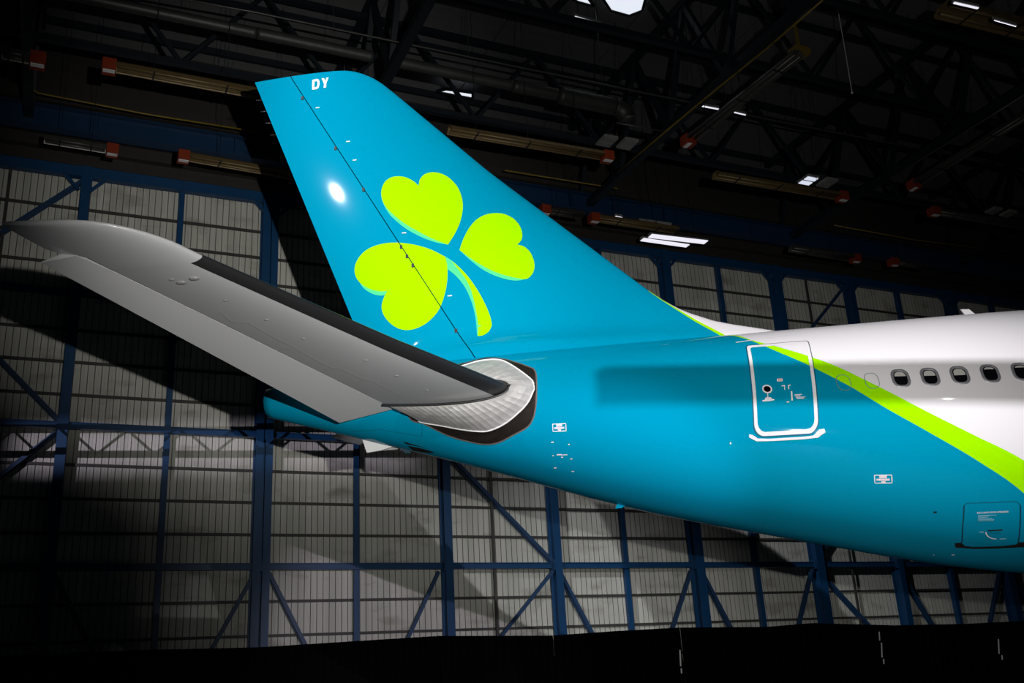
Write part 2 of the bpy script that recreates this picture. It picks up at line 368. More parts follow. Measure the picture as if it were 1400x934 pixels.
heater((258, 215), (420, 243), 20.0, 'tan tube heater low on the left with an orange burner box at its left end', -1)
heater((60, 190), (146, 204), 20.0, 'dim grey tube heater at far left below the yellow pipe', 1, 'pipe')
heater((750, 288), (797, 295), 20.0, 'short dark heater just right of the fin edge with an orange box', -1, 'fascia')
heater((817, 299), (925, 315), 20.0, 'narrow tan heater above the two bright lamps', -1)
heater((945, 189), (1092, 74), 20.0, 'grey tube heater running diagonally, orange box at its near lower end', -1, 'pipe')
heater((978, 240), (1146, 268), 20.0, 'grey tan tube heater below the diagonal one, orange box at right end', 1, 'tan')
heater((1254, 250), (1400, 160), 20.0, 'grey diagonal tube heater at the right edge, orange box at lower end', -1, 'pipe')
heater((1281, 290), (1420, 312), 20.0, 'grey tube heater low at the right edge, orange box at left end', -1, 'pipe')
heater((1082, 340), (1165, 353), 20.0, 'dim grey tube heater just above the fascia right of centre', 1, 'pipe', 0.5)
heater((1225, 359), (1268, 366), 20.0, 'small dim tube heater above the fascia at right', -1, 'pipe', 0.3)
heater((1290, 12), (1420, 44), 20.0, 'yellow framed heater at the top right corner', 1, 'tan', 0.75)
heater((2, 72), (42, 80), 18.4, 'dim grey heater at the far left edge beside the yellow pipe', 1, 'pipe')
p = at_z(1093, 71, 21.0); bm = bmesh.new(); box(bm, -0.3, 0.3, -0.2, 0.2, -0.12, 0.12); bmesh.ops.bevel(bm, geom=bm.edges[:], offset=0.03, segments=1)
box(bm, -0.05, 0.05, -0.03, 0.03, 0.12, 3.0)
o = link('junction_box', bm, M['yellow']); o.location = p; tag(o, 'dull yellow box at the far end of the diagonal heater', 'box')

def twin_lamp(pa, pb, z, label, m, sx=0.62, sy=0.75):
    A, B = at_z(*pa, z), at_z(*pb, z); t = tag(empty('twin_lamp', (A + B) / 2), label, 'lamp', 'twin panel lamps under the roof')
    for k, P in enumerate((A, B)):
        c = P - (A + B) / 2
        bm = bmesh.new(); box(bm, c.x - sx / 2, c.x + sx / 2, c.y - sy / 2, c.y + sy / 2, c.z, c.z + 0.1); pn = link('housing', bm, M['panelw'], t)
        for s in (-1, 1):
            bm = bmesh.new(); box(bm, c.x - sx / 2 + 0.03, c.x + sx / 2 - 0.03, c.y + s * sy / 4 - 0.13, c.y + s * sy / 4 + 0.13, c.z - 0.03, c.z - 0.005); link('diffuser', bm, m[k], pn)
        bm = bmesh.new(); tube(bm, [(c.x, c.y, 0.1), (c.x, c.y, ZR - z + 0.02)], 0.012, 5); link('cord', bm, M['truss'], t)
glow = mat('diffuser_lit', (0.8, 0.8, 0.9), 0.4, emit=(0.8, 0.85, 1.0), estr=0.8)
twin_lamp((830, 194), (858, 198), 21.6, 'twin pale panel lamps, unlit, right of the fin top', [M['panelw'], M['panelw']])
twin_lamp((1105, 247), (1131, 251), 21.6, 'twin panel lamps with the left one lit, right of centre', [glow, M['panelw']])
twin_lamp((1359, 289), (1379, 293), 21.6, 'twin panel lamps, unlit, near the right edge', [M['panelw'], M['panelw']], 0.55, 0.6)
def strip_lamp(pa, pb, z, label, w=0.3, m='lamp'):
    A, B = at_z(*pa, z), at_z(*pb, z); c = (A + B) / 2; L = (B - A).length; ang = math.atan2(B.y - A.y, B.x - A.x)
    t = tag(empty('strip_lamp', c, ang), label, 'lamp')
    bm = bmesh.new(); loft(bm, [[(x, -w / 2, 0), (x, w / 2, 0), (x, w / 4, 0.12), (x, -w / 4, 0.12)] for x in (-L / 2, L / 2)], True, True, True); hs = link('housing', bm, M['panelw'], t)
    bm = bmesh.new(); box(bm, -L / 2 + 0.03, L / 2 - 0.03, -w / 2 + 0.03, w / 2 - 0.03, -0.03, -0.004); link('diffuser', bm, M[m], t)
    bm = bmesh.new()
    for s in (-1, 1): tube(bm, [(s * L * 0.35, 0, 0.1), (s * L * 0.35, 0, ZR - z + 0.02)], 0.01, 5)
    link('cord', bm, M['truss'], t)
strip_lamp((888, 322), (966, 331), 20.0, 'bright strip lamp right of the fin, the upper of the pair', 0.42)
strip_lamp((877, 327), (941, 336), 20.0, 'bright strip lamp right of the fin, the lower of the pair', 0.36)
strip_lamp((945, 142), (983, 149), 22.5, 'slim lit strip lamp on the pipe left of the diagonal heater', 0.12)
strip_lamp((1003, 153), (1020, 157), 22.5, 'slim lit strip lamp on the pipe right of the diagonal heater', 0.1)
strip_lamp((785, 22), (823, 34), 23.3, 'slim lit strip lamp on the conduit below the skylight', 0.12)
strip_lamp((841, 295), (851, 297.5), 21.0, 'tiny lit strip lamp above the paired bright lamps, left one', 0.1)
strip_lamp((874, 302), (918, 308), 21.0, 'slim lit strip lamp above the paired bright lamps, right one', 0.09)
strip_lamp((1303, 3), (1338, 11), 19.2, 'lit strip lamp inside the yellow frame at the top right', 0.12)
strip_lamp((1358, 27), (1390, 36), 19.2, 'lit strip lamp near the top right corner, the lower one', 0.06)
# skylight and small lit roof lights
def rooflight(pts, z, label, m='sky'):
    P = [at_z(x, y, z) for x, y in pts]; c = sum(P, Vector()) / len(P)
    t = tag(empty('roof_light', c), label, 'roof light')
    bm = bmesh.new(); vs_ = [bm.verts.new(p - c) for p in P]; f = bm.faces.new(vs_); r = bmesh.ops.extrude_face_region(bm, geom=[f]); bmesh.ops.translate(bm, verts=[v for v in r['geom'] if isinstance(v, bmesh.types.BMVert)], vec=(0, 0, 0.06)); link('pane', bm, M[m], t)
    bm = bmesh.new()
    for a, b in zip(P, P[1:] + P[:1]): bar(bm, a - c + Vector((0, 0, .02)), b - c + Vector((0, 0, .02)), 0.1, 0.12)
    link('frame', bm, M['truss'], t)
rooflight([(770, -8), (800, -8), (812, 8), (790, 2)], 27.2, 'small bright corner of skylight at the top centre')
rooflight([(818, -12), (885, -12), (878, 14), (860, 21), (835, 14)], 27.2, 'large bright skylight at the top centre')
rooflight([(610, 122), (646, 127), (646, 134), (598, 125)], 26.8, 'small bright roof light just right of the fin tip')
rooflight([(678, 200), (686, 202), (685, 212), (675, 206)], 26.8, 'tiny bright roof light right of the fin above the tan heater')

# ------------------------------------------------------------------ black drapes along the foot of the wall
YC = 31.0
tops = [(-150, 901), (0, 897), (180, 889), (355, 885), (480, 877), (600, 869.5), (755, 869), (840, 863), (930, 858), (1050, 857), (1110, 852), (1222, 855), (1320, 853), (1400, 849), (1560, 846)]
brk = [-150, 120, 355, 602, 756, 930, 1108, 1222, 1390, 1560]
where = ['left of the left edge column', 'below the dim wall at far left', 'below the pink lit wall patch', 'below the third blue column', 'below the middle bays of the wall', 'under the middle of the fuselage', 'under the rear door', 'under the cabin windows', 'at the far right edge']
strips = {5: [(929.5, 889, 911), (931.5, 914, 921)], 7: [(1202, 864, 876), (1205, 879, 899), (1208, 901, 908)], 8: [(1365, 874, 894), (1370, 896, 902)]}
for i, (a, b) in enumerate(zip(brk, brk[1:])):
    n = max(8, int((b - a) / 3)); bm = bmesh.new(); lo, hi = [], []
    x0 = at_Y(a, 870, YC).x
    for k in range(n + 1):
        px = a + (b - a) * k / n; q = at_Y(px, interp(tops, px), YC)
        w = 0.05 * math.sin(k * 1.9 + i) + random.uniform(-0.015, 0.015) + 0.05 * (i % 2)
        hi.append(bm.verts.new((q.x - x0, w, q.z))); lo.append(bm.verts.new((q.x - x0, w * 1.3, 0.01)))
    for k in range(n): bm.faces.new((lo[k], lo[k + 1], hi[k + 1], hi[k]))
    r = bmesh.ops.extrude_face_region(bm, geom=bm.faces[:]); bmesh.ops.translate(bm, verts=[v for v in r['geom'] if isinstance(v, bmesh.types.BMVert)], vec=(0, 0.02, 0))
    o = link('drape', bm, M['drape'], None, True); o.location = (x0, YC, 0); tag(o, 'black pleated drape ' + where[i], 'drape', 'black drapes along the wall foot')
    for px, ya, yb in strips.get(i, []):
        p1 = at_Y(px, ya, YC - 0.16); p2 = at_Y(px + 0.05 * (yb - ya), yb, YC - 0.16); bm = bmesh.new(); bar(bm, p1 - o.location, p2 - o.location, 0.04, 0.03); link('light_streak', bm, M['plate'], o)  # light streaks at the drape gaps, put in as white bars

# ================================================================== the airliner (local frame: x forward, y to port, z up)
ORG = Vector((10.3324, 18.7404, 0)); HEAD = -28.87 * D2R
plane = tag(empty('airplane', ORG, HEAD), 'teal and white airliner tail with a green stripe and clover leaf on the fin', 'airplane')
RM = Matrix.Rotation(-HEAD, 3, 'Z')
CL = RM @ (CAM - ORG)
def lray(px, py): return (RM @ ray(px, py)).normalized()
def on_y(px, py, y):
    d = lray(px, py); return CL + d * ((y - CL.y) / d.y)
ZT = Spline([-8, -5, -2, 1, 4, 9, 14, 20], [8.10, 8.36, 8.52, 8.53, 8.526, 8.533, 8.45, 8.44])
ZBt = Spline([-8, -5, -2, 1, 4, 7, 10, 14, 20], [7.793, 6.873, 5.908, 4.894, 4.109, 3.385, 2.93, 2.72, 2.70])
def sec(s):
    a, b = ZT(s), ZBt(s); return (a + b) / 2, (a - b) / 2          # centre height, radius
def fus(s, th, off=0.0):
    """point on the starboard skin: th = angle above the horizontal"""
    z0, r = sec(s); return Vector((s, -(r + off) * math.cos(th), z0 + (r + off) * math.sin(th)))
def surf(px, py):
    """where a sight line meets the skin, as (s, th)"""
    d = lray(px, py); lo = None; t = 10.0; best = (9e9, 0)
    while t < 34:
        P = CL + d * t; z0, r = sec(P.x); g = math.hypot(P.y, P.z - z0) - r
        if g < best[0]: best = (g, t)
        if g < 0: break
        t += 0.05
    if t < 34:
        a, b = t - 0.05, t
        for _ in range(24):
            m_ = (a + b) / 2; P = CL + d * m_; z0, r = sec(P.x)
            if math.hypot(P.y, P.z - z0) > r: a = m_
            else: b = m_
        t = b
    else: t = best[1]
    P = CL + d * t; z0, r = sec(P.x); return (P.x, math.atan2(P.z - z0, -P.y))

TEAL, LIME, MINT, WHITE = (0.0, 0.245, 0.40), (0.33, 0.80, 0.0), (0.08, 0.66, 0.26), (0.74, 0.72, 0.75)
def paint(name, c):
    m = mat(name, c, 0.5, 0.0, 0.5); b = m.node_tree.nodes['Principled BSDF']; b.inputs['Specular IOR Level'].default_value = 0.0; b.inputs['Coat Roughness'].default_value = 0.03; return m
M['teal'] = paint('teal_paint', TEAL); M['lime'] = paint('lime_paint', LIME); M['mint'] = paint('mint_paint', MINT); M['white'] = paint('white_paint', WHITE)
M['glass'] = mat('dark_glass', (0.004, 0.004, 0.006), 0.08, 0, 0.5)
M['winframe'] = mat('window_frame', (0.26, 0.26, 0.29), 0.4, 0.4)
M['blind'] = mat('window_blind', (0.45, 0.44, 0.42), 0.6)
M['htp'] = mat('stabilizer_grey', (0.43, 0.44, 0.46), 0.32, 0.0, 0.3, noise=0.05, nscale=0.7)
M['bump'] = mat('bump_grey', (0.22, 0.22, 0.23), 0.4)
M['elev'] = mat('elevator_grey', (0.55, 0.56, 0.58), 0.45, 0.0, 0.2)
M['le'] = mat('leading_edge_black', (0.018, 0.018, 0.02), 0.35)
M['apron'] = mat('apron_grey', (0.40, 0.395, 0.39), 0.55, 0.1, noise=0.35, nscale=5)
M['rub'] = mat('cutout_dark', (0.013, 0.010, 0.008), 0.35, noise=0.6, nscale=8)
M['seam'] = mat('seam_dark', (0.0, 0.035, 0.06), 0.6)
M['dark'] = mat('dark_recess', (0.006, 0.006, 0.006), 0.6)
M['red'] = mat('marking_red', (0.5, 0.12, 0.12), 0.5)
M['pale'] = mat('seam_pale', (0.42, 0.42, 0.42), 0.5)

def livery(name, up_pts, lo_pts, handle='AUTO'):
    """paint scheme in the aeroplane's own side view (x, z): white above the stripe, lime inside, teal below"""
    m = bpy.data.materials.new(name); m.use_nodes = True; nt = m.node_tree; b = nt.nodes['Principled BSDF']
    b.inputs['Roughness'].default_value = 0.5; b.inputs['Specular IOR Level'].default_value = 0.0; b.inputs['Coat Weight'].default_value = 0.5; b.inputs['Coat Roughness'].default_value = 0.03
    tc = nt.nodes.new('ShaderNodeTexCoord'); sx = nt.nodes.new('ShaderNodeSeparateXYZ'); nt.links.new(tc.outputs['Object'], sx.inputs[0])
    def above(pts):
        c = nt.nodes.new('ShaderNodeFloatCurve'); x0, x1 = pts[0][0], pts[-1][0]; z0, z1 = 0.0, 24.0
        mr = nt.nodes.new('ShaderNodeMapRange'); mr.inputs[1].default_value = x0; mr.inputs[2].default_value = x1
        nt.links.new(sx.outputs[0], mr.inputs[0]); nt.links.new(mr.outputs[0], c.inputs['Value'])
        cv = c.mapping.curves[0]; q = [((x - x0) / (x1 - x0), (z - z0) / (z1 - z0)) for x, z in pts]
        cv.points[0].location = q[0]; cv.points[1].location = q[-1]
        for p in q[1:-1]: cv.points.new(*p)
        for p in cv.points: p.handle_type = handle
        c.mapping.update()
        zz = nt.nodes.new('ShaderNodeMath'); zz.operation = 'MULTIPLY'; zz.inputs[1].default_value = 1 / 24.0; nt.links.new(sx.outputs[2], zz.inputs[0])
        g = nt.nodes.new('ShaderNodeMath'); g.operation = 'GREATER_THAN'; nt.links.new(zz.outputs[0], g.inputs[0]); nt.links.new(c.outputs[0], g.inputs[1]); return g
    a, l = above(up_pts), above(lo_pts)
    m1 = nt.nodes.new('ShaderNodeMix'); m1.data_type = 'RGBA'; m1.inputs[6].default_value = (*TEAL, 1); m1.inputs[7].default_value = (*LIME, 1); nt.links.new(l.outputs[0], m1.inputs[0])
    m2 = nt.nodes.new('ShaderNodeMix'); m2.data_type = 'RGBA'; m2.inputs[7].default_value = (*WHITE, 1); nt.links.new(m1.outputs[2], m2.inputs[6]); nt.links.new(a.outputs[0], m2.inputs[0])
    nt.links.new(m2.outputs[2], b.inputs['Base Color']); return m
def sz(pts):
    r = []
    for p in pts:
        s, th = surf(*p); q = fus(s, th); r.append((s, q.z))
    return r
upper = sz([(1009, 459), (1025, 464), (1054, 471.8), (1102, 485.9), (1138.7, 498.8), (1184, 520), (1220, 538), (1261, 559.5), (1325.7, 592), (1400, 629.7)])
lower = sz([(1003, 459.5), (1034.7, 468.9), (1048, 474.7), (1104, 498.8), (1138.7, 516), (1165, 530), (1205.4, 554.5), (1263, 587), (1338, 631), (1400, 674.8)])
upper = [(upper[0][0] - 0.6, upper[0][1] + 0.5)] + upper + [(upper[-1][0] + 4, upper[-1][1] - 3.3)]
lower = [(lower[0][0] - 0.6, lower[0][1] + 0.5)] + lower + [(lower[-1][0] + 3, lower[-1][1] - 3.2)]
LIV = livery('fuselage_livery', upper, lower)

# fuselage skin
bm = bmesh.new(); NS = 128; rings = []
s = -7.15
while s < 20.01:
    rings.append([fus(s, 2 * math.pi * k / NS) for k in range(NS)]); s += 0.17
loft(bm, rings, True, False, True)
R0 = [Vector(p) for p in rings[0]]; c0 = sum(R0, Vector()) / NS
rim = [c0 + (p - c0) * 0.82 for p in R0]; ins = [p + Vector((0.9, 0, 0)) for p in rim]
loft(bm, [R0, rim, ins], True, False, True)
bmesh.ops.remove_doubles(bm, verts=bm.verts[:], dist=0.0005); bmesh.ops.recalc_face_normals(bm, faces=bm.faces[:])
fuselage = link('fuselage', bm, LIV, plane, True)
bm = bmesh.new(); tube(bm, [c0 + Vector((0.02, 0, 0)), c0 + Vector((0.5, 0, 0))], sec(-7.15)[1] * 0.6, 20); link('exhaust_pipe', bm, M['dark'], fuselage, True)

# ---- flat artwork and panels laid on curved skins: polygons in a parameter plane, cut into a grid, mapped on
def patch(name, poly, mapf, m, parent, grid=0.12, depth=0.0):
    bm = bmesh.new(); co = [Vector((p[0], p[1], 0)) for p in poly]
    vs_ = [bm.verts.new(p) for p in co]
    for t in tessellate_polygon([co]):
        try: bm.faces.new([vs_[i] for i in t])
        except ValueError: pass
    gu, gv = grid if isinstance(grid, tuple) else (grid, grid)
    for ax, g in ((0, gu), (1, gv)):
        a = min(p[ax] for p in poly); b = max(p[ax] for p in poly); x = math.ceil(a / g) * g
        while x < b:
            no = Vector((1, 0, 0)) if ax == 0 else Vector((0, 1, 0))
            bmesh.ops.bisect_plane(bm, geom=bm.verts[:] + bm.edges[:] + bm.faces[:], plane_co=no * x, plane_no=no, dist=1e-5); x += g
    for v in bm.verts: v.co = mapf(v.co.x, v.co.y)
    bmesh.ops.recalc_face_normals(bm, faces=bm.faces[:])
    fs = [f for f in bm.faces]
    if fs and sum((f.normal.y * f.calc_area() for f in fs)) > 0: bmesh.ops.reverse_faces(bm, faces=fs)
    return link(name, bm, m, parent, True)
def ring(name, outer, inner, mapf, m, parent):
    bm = bmesh.new(); A = [bm.verts.new(mapf(*p)) for p in outer]; B = [bm.verts.new(mapf(*p)) for p in inner]; n = len(A)
    for k in range(n): bm.faces.new((A[k], A[(k + 1) % n], B[(k + 1) % n], B[k]))
    bmesh.ops.recalc_face_normals(bm, faces=bm.faces[:]); fs = bm.faces[:]
    if sum(f.normal.y * f.calc_area() for f in fs) > 0: bmesh.ops.reverse_faces(bm, faces=fs)
    return link(name, bm, m, parent, True)
def onf(off): return lambda s, th: fus(s, th, off)
def rrect(u0, u1, v0, v1, ru, rv, n=6, skew=0.0, e=1.0):
    """rounded rectangle"""
    pts = []
    for (cu, cv, a0) in ((u1 - ru, v1 - rv, 0), (u0 + ru, v1 - rv, 90), (u0 + ru, v0 + rv, 180), (u1 - ru, v0 + rv, 270)):
        for k in range(n + 1):
            a = (a0 + 90 * k / n) * D2R; pts.append((cu + ru * math.cos(a), cv + rv * math.sin(a)))
    # more points along straight runs
    out = []
    for i, p in enumerate(pts):
        q = pts[(i + 1) % len(pts)]; out.append(p); L = math.hypot(q[0] - p[0], (q[1] - p[1]) * 2.5); m_ = int(L / 0.15)
        for j in range(1, m_ + 1): out.append((p[0] + (q[0] - p[0]) * j / (m_ + 1), p[1] + (q[1] - p[1]) * j / (m_ + 1)))
    return [(u + skew * (v - v0), v) for u, v in out]
def strip(name, pts, w, mapf, m, parent, closed=False):
    """a thin painted or recessed line following parameter points"""
    P = [Vector(mapf(*p)) for p in pts]; n = len(P); bm = bmesh.new(); A = []; B = []
    for i, p in enumerate(P):
        a = P[i - 1] if (i > 0 or closed) else P[i]; b = P[(i + 1) % n] if (i < n - 1 or closed) else P[i]
        t = (b - a).normalized(); e = Vector(mapf(pts[i][0] + 0.01, pts[i][1])) - p; f = Vector(mapf(pts[i][0], pts[i][1] + 0.01)) - p
        nn = e.cross(f).normalized(); sd = nn.cross(t).normalized() * w / 2
        A.append(bm.verts.new(p + sd)); B.append(bm.verts.new(p - sd))
    for k in range(n if closed else n - 1): bm.faces.new((A[k], A[(k + 1) % n], B[(k + 1) % n], B[k]))
    return link(name, bm, m, parent)
def dense(pts, k=6):
    out = []
    for a, b in zip(pts, pts[1:]):
        for j in range(k): out.append((a[0] + (b[0] - a[0]) * j / k, a[1] + (b[1] - a[1]) * j / k))
    return out + [pts[-1]]

# ---- cabin windows
for i, (cx, cy) in enumerate([(1231.3, 517), (1271.5, 515), (1312.2, 512.8), (1353.8, 510.5), (1396.3, 508)]):
    s, th = surf(cx, cy); z0, r = sec(s); hw, hv = 0.168, 0.205 / r
    w = empty('window'); w.parent = plane
    O = rrect(s - hw, s + hw, th - hv, th + hv, 0.125, 0.15 / r, 7); I = rrect(s - hw + 0.05, s + hw - 0.05, th - hv + 0.05 / r, th + hv - 0.05 / r, 0.085, 0.11 / r, 7)
    ct = (s, th); nO = 64
    def resamp(pts, n=nO):
        out = []
        for k in range(n):
            a = 2 * math.pi * k / n; best = None
            for p, q in zip(pts, pts[1:] + pts[:1]):
                d = (math.cos(a), math.sin(a) / r)
                x1, y1, x2, y2 = p[0] - s, (p[1] - th), q[0] - s, (q[1] - th)
                den = d[0] * (y2 - y1) - d[1] * (x2 - x1)
                if abs(den) < 1e-12: continue
                t = (x1 * (y2 - y1) - y1 * (x2 - x1)) / den; u = (x1 * d[1] - y1 * d[0]) / den
                if t > 0 and -1e-6 <= u <= 1 + 1e-6 and (best is None or t < best): best = t
            best = best or 0.1
            out.append((s + d[0] * best, th + d[1] * best))
        return out
    O2, I2 = resamp(O), resamp(I)
    bm = bmesh.new()
    M2 = [(a[0] * 0.5 + b[0] * 0.5, a[1] * 0.5 + b[1] * 0.5) for a, b in zip(O2, I2)]
    loft(bm, [[fus(*p, 0.004) for p in O2], [fus(*p, 0.022) for p in M2], [fus(*p, 0.006) for p in I2]], True)
    bmesh.ops.recalc_face_normals(bm, faces=bm.faces[:]); fs = bm.faces[:]
    if sum(f.normal.y * f.calc_area() for f in fs) > 0: bmesh.ops.reverse_faces(bm, faces=fs)
    link('window_frame', bm, M['winframe'], w, True)
    patch('pane', I2, onf(0.005), M['glass'], w, (0.1, 0.05))
    f0 = [0.62, 0.55, 0.48, 0.78, 0.78][i]
    cut = th - hv + 0.05 / r + f0 * 2 * (hv - 0.05 / r)
    bl = [(s + (p[0] - s) * 0.86, th + (p[1] - th) * 0.86) for p in I2]
    bl = [(p[0], max(p[1], cut)) for p in bl if p[1] > cut - 0.02]
    if len(bl) > 3: patch('blind', bl, onf(0.0075), M['blind'], w, (0.1, 0.05))
for cx, cy in ((1153.3, 523), (1192, 520.5)):
    s, th = surf(cx, cy); z0, r = sec(s)
    strip('window_plug', rrect(s - 0.125, s + 0.125, th - 0.17 / r, th + 0.17 / r, 0.10, 0.125 / r, 6), 0.012, onf(0.003), M['seam'] if cx < 1000 else mat('seam_grey', (0.12, 0.2, 0.2), 0.5), plane, True)

# ---- rear passenger door
C = [surf(1020.6, 473.5), surf(1104, 466.8), surf(1118.4, 592), surf(1031.5, 597)]     # TL TR BR BL of the white outline
def bil(u, v):
    a = [C[3][k] * (1 - u) + C[2][k] * u for k in (0, 1)]; b = [C[0][k] * (1 - u) + C[1][k] * u for k in (0, 1)]
    return (a[0] * (1 - v) + b[0] * v, a[1] * (1 - v) + b[1] * v)
def door_map(off): return lambda u, v: fus(*bil(u, v), off)
door = patch('passenger_door', [p for p in rrect(0.03, 0.97, 0.02, 0.98, 0.12, 0.08, 6)], door_map(0.006), LIV, plane, (0.12, 0.06))
def rr2(i):   # rounded outline, larger radii at the bottom, in (u, v)
    pts = []
    for cu, cv, ru, rv, a0 in ((1 - i, 1 - i * .7, 0.05, 0.035, 0), (i, 1 - i * .7, 0.05, 0.035, 90), (i, i * .7, 0.16 - i * .6, 0.11 - i * .4, 180), (1 - i, i * .7, 0.16 - i * .6, 0.11 - i * .4, 270)):
        sx = -1 if a0 in (0, 270) else 1; sy = -1 if a0 in (0, 90) else 1
        for k in range(9):
            a = (a0 + 90 * k / 8) * D2R; pts.append((cu + sx * ru + ru * math.cos(a), cv + sy * rv + rv * math.sin(a)))
    out = []
    for a, b in zip(pts, pts[1:] + pts[:1]):
        m_ = 26 if math.hypot(a[0] - b[0], a[1] - b[1]) > 0.3 else 1
        for j in range(m_): out.append((a[0] + (b[0] - a[0]) * j / m_, a[1] + (b[1] - a[1]) * j / m_))
    return out
ring('door_outline', rr2(0.0), rr2(0.052), door_map(0.011), M['white'], door)
strip('door_seam', rr2(-0.012), 0.012, door_map(0.0085), M['seam'], door, True)
patch('door_sill', [surf(*p) for p in [(1024, 594), (1028.5, 594.5), (1036, 599.5), (1050, 600), (1100, 597), (1112, 595.5), (1119.5, 587.5), (1127, 586), (1128.5, 591), (1118, 598.5), (1100, 600.5), (1050, 603.3), (1034, 603.5), (1024, 598)]], onf(0.012), M['white'], door, (0.1, 0.05))
s0, t0 = surf(1048.8, 532.3); z0, r0 = sec(s0)
circ = lambda R_, n=24: [(s0 + R_ * math.cos(2 * math.pi * k / n), t0 + R_ / r0 * math.sin(2 * math.pi * k / n)) for k in range(n)]
ring('viewport_ring', circ(0.095), circ(0.066), onf(0.013), M['white'], door); patch('viewport_glass', circ(0.068), onf(0.011), M['glass'], door, (0.05, 0.03))
def px_poly(name, pts, m, parent, off=0.012): return patch(name, [surf(*p) for p in pts], onf(off), m, parent, (0.15, 0.06))
px_poly('placard', [(1048.8, 538.5), (1050, 538.5), (1050.4, 543.5), (1049, 543.5)], M['white'], door)
px_poly('placard', [(1046, 543.8), (1053.6, 543.3), (1055.5, 546), (1058.5, 546), (1058.5, 547.6), (1050, 549), (1042.3, 549.2), (1042.3, 547.6), (1045.5, 547)], M['white'], door)
px_poly('placard', [(1062, 518.3), (1069.6, 517.8), (1070, 521.8), (1062.3, 522.2)], M['white'], door)
for k in range(3): px_poly('placard_print', [(1064 + 1.7 * k, 519), (1064.9 + 1.7 * k, 519), (1065 + 1.7 * k, 521.2), (1064.1 + 1.7 * k, 521.2)], M['red'], door, 0.014)
px_poly('handle_mark', [(1068.5, 527.4), (1073, 526.8), (1073.3, 533.5), (1072.3, 533.6), (1071.9, 528.4), (1068.5, 528.8)], M['white'], door)
px_poly('handle_mark', [(1077, 526.9), (1081, 526.2), (1081, 527.6), (1078.6, 528), (1078.8, 532.7), (1077.6, 532.8)], M['white'], door)
px_poly('handle_mark', [(1081, 535.4), (1083, 535), (1083.9, 548), (1082, 548.2)], M['white'], door)
px_poly('handle_mark', [(1075, 549.6), (1079, 549.2), (1079, 550.3), (1075, 550.7)], M['white'], door)
for k, (x0, x1) in enumerate([(1086, 1096.5), (1086.5, 1094), (1088, 1101), (1089, 1099)]):
    y = 539.5 + k * 1.75
    px_poly('text_line', [(x0, y), (x1, y - 0.5), (x1, y + 0.5), (x0, y + 1.1)], M['white'], door)

# ---- text set on the skin
def text_on(txt, p0, p1, height_px, m, parent, bold=0.0, name='lettering', off=0.006, mapper=None, shear=0.0):
    cu = bpy.data.curves.new('txt', 'FONT'); cu.body = txt; cu.size = 1; cu.offset = bold; cu.resolution_u = 2
    o = bpy.data.objects.new('txt', cu); COL.objects.link(o); dg = bpy.context.evaluated_depsgraph_get()
    me = bpy.data.meshes.new_from_object(o.evaluated_get(dg)); bpy.data.objects.remove(o)
    bm = bmesh.new(); bm.from_mesh(me); bpy.data.meshes.remove(me)
    bmesh.ops.triangulate(bm, faces=bm.faces[:])
    xs = [v.co.x for v in bm.verts]; ys = [v.co.y for v in bm.verts]; x0, x1, y0, y1 = min(xs), max(xs), min(ys), max(ys)
    for v in bm.verts:
        u = (v.co.x - x0) / (x1 - x0); w = (v.co.y - y0) / (y1 - y0)
        px = p0[0] + (p1[0] - p0[0]) * u + shear * w; py = p0[1] + (p1[1] - p0[1]) * u - height_px * w
        v.co = mapper(px, py) if mapper else fus(*surf(px, py), off)
    return link(name, bm, m, parent)

# ---- rear hold door, low at right
hold = empty('hold_door'); hold.parent = plane
line = [(1318, 691), (1316, 720), (1314.8, 742)]
strip('door_seam', dense([surf(*p) for p in line], 4), 0.022, onf(0.004), M['seam'], hold)
strip('door_seam', dense([surf(*p) for p in [(1395, 691), (1394.5, 720), (1392, 742)]], 4), 0.022, onf(0.004), M['seam'], hold)
strip('door_seam', dense([surf(*p) for p in [(1318, 691), (1322, 688), (1390, 685.5), (1395, 691)]], 4), 0.01, onf(0.004), M['seam'], hold)
px_poly('door_sill', [(1305, 741.5), (1314, 741), (1318.5, 745.5), (1330, 746.8), (1370, 745.6), (1388, 743.5), (1393, 740.5), (1405, 740), (1405, 747), (1390, 747.5), (1360, 749), (1330, 749.3), (1306, 747.5)], M['rub'], hold, 0.02)
text_on('BULK CARGO DOOR OPERATION', (1335.8, 702.3), (1378.3, 700.6), 2.3, M['white'], hold, 0.02)
for k, x1 in enumerate([1362, 1352.5, 1350, 1356, 1359, 1358]):
    y = 703.9 + 1.5 * k; px_poly('text_line', [(1336.8, y), (x1, y - 0.4), (x1, y + 0.25), (1336.8, y + 0.7)], mat('text_dim', (0.25, 0.5, 0.6), 0.5) if k == 0 else bpy.data.materials['text_dim'], hold)
strip('handle_arc', [surf(1347.8 + 14.3 * (1 - math.cos(a * D2R)), 727.6 + 9.2 * math.sin(a * D2R)) for a in range(0, 91, 10)], 0.022, onf(0.006), M['white'], hold)
px_poly('handle', [(1350, 724.4), (1370, 723.2), (1370, 725), (1350, 726)], M['dark'], hold)
for k in range(3): px_poly('rivet', [(1361 + 2.4 * k, 723.4), (1362.6 + 2.4 * k, 723.3), (1362.6 + 2.4 * k, 725.2), (1361 + 2.4 * k, 725.3)], M['silver'], hold, 0.016)
px_poly('text_line', [(1338.5, 726.6), (1344.5, 726.3), (1344.5, 727.5), (1338.5, 727.8)], bpy.data.materials['text_dim'], hold)
px_poly('text_line', [(1366.5, 735.8), (1375, 735.4), (1375, 736.6), (1366.5, 737)], bpy.data.materials['text_dim'], hold)

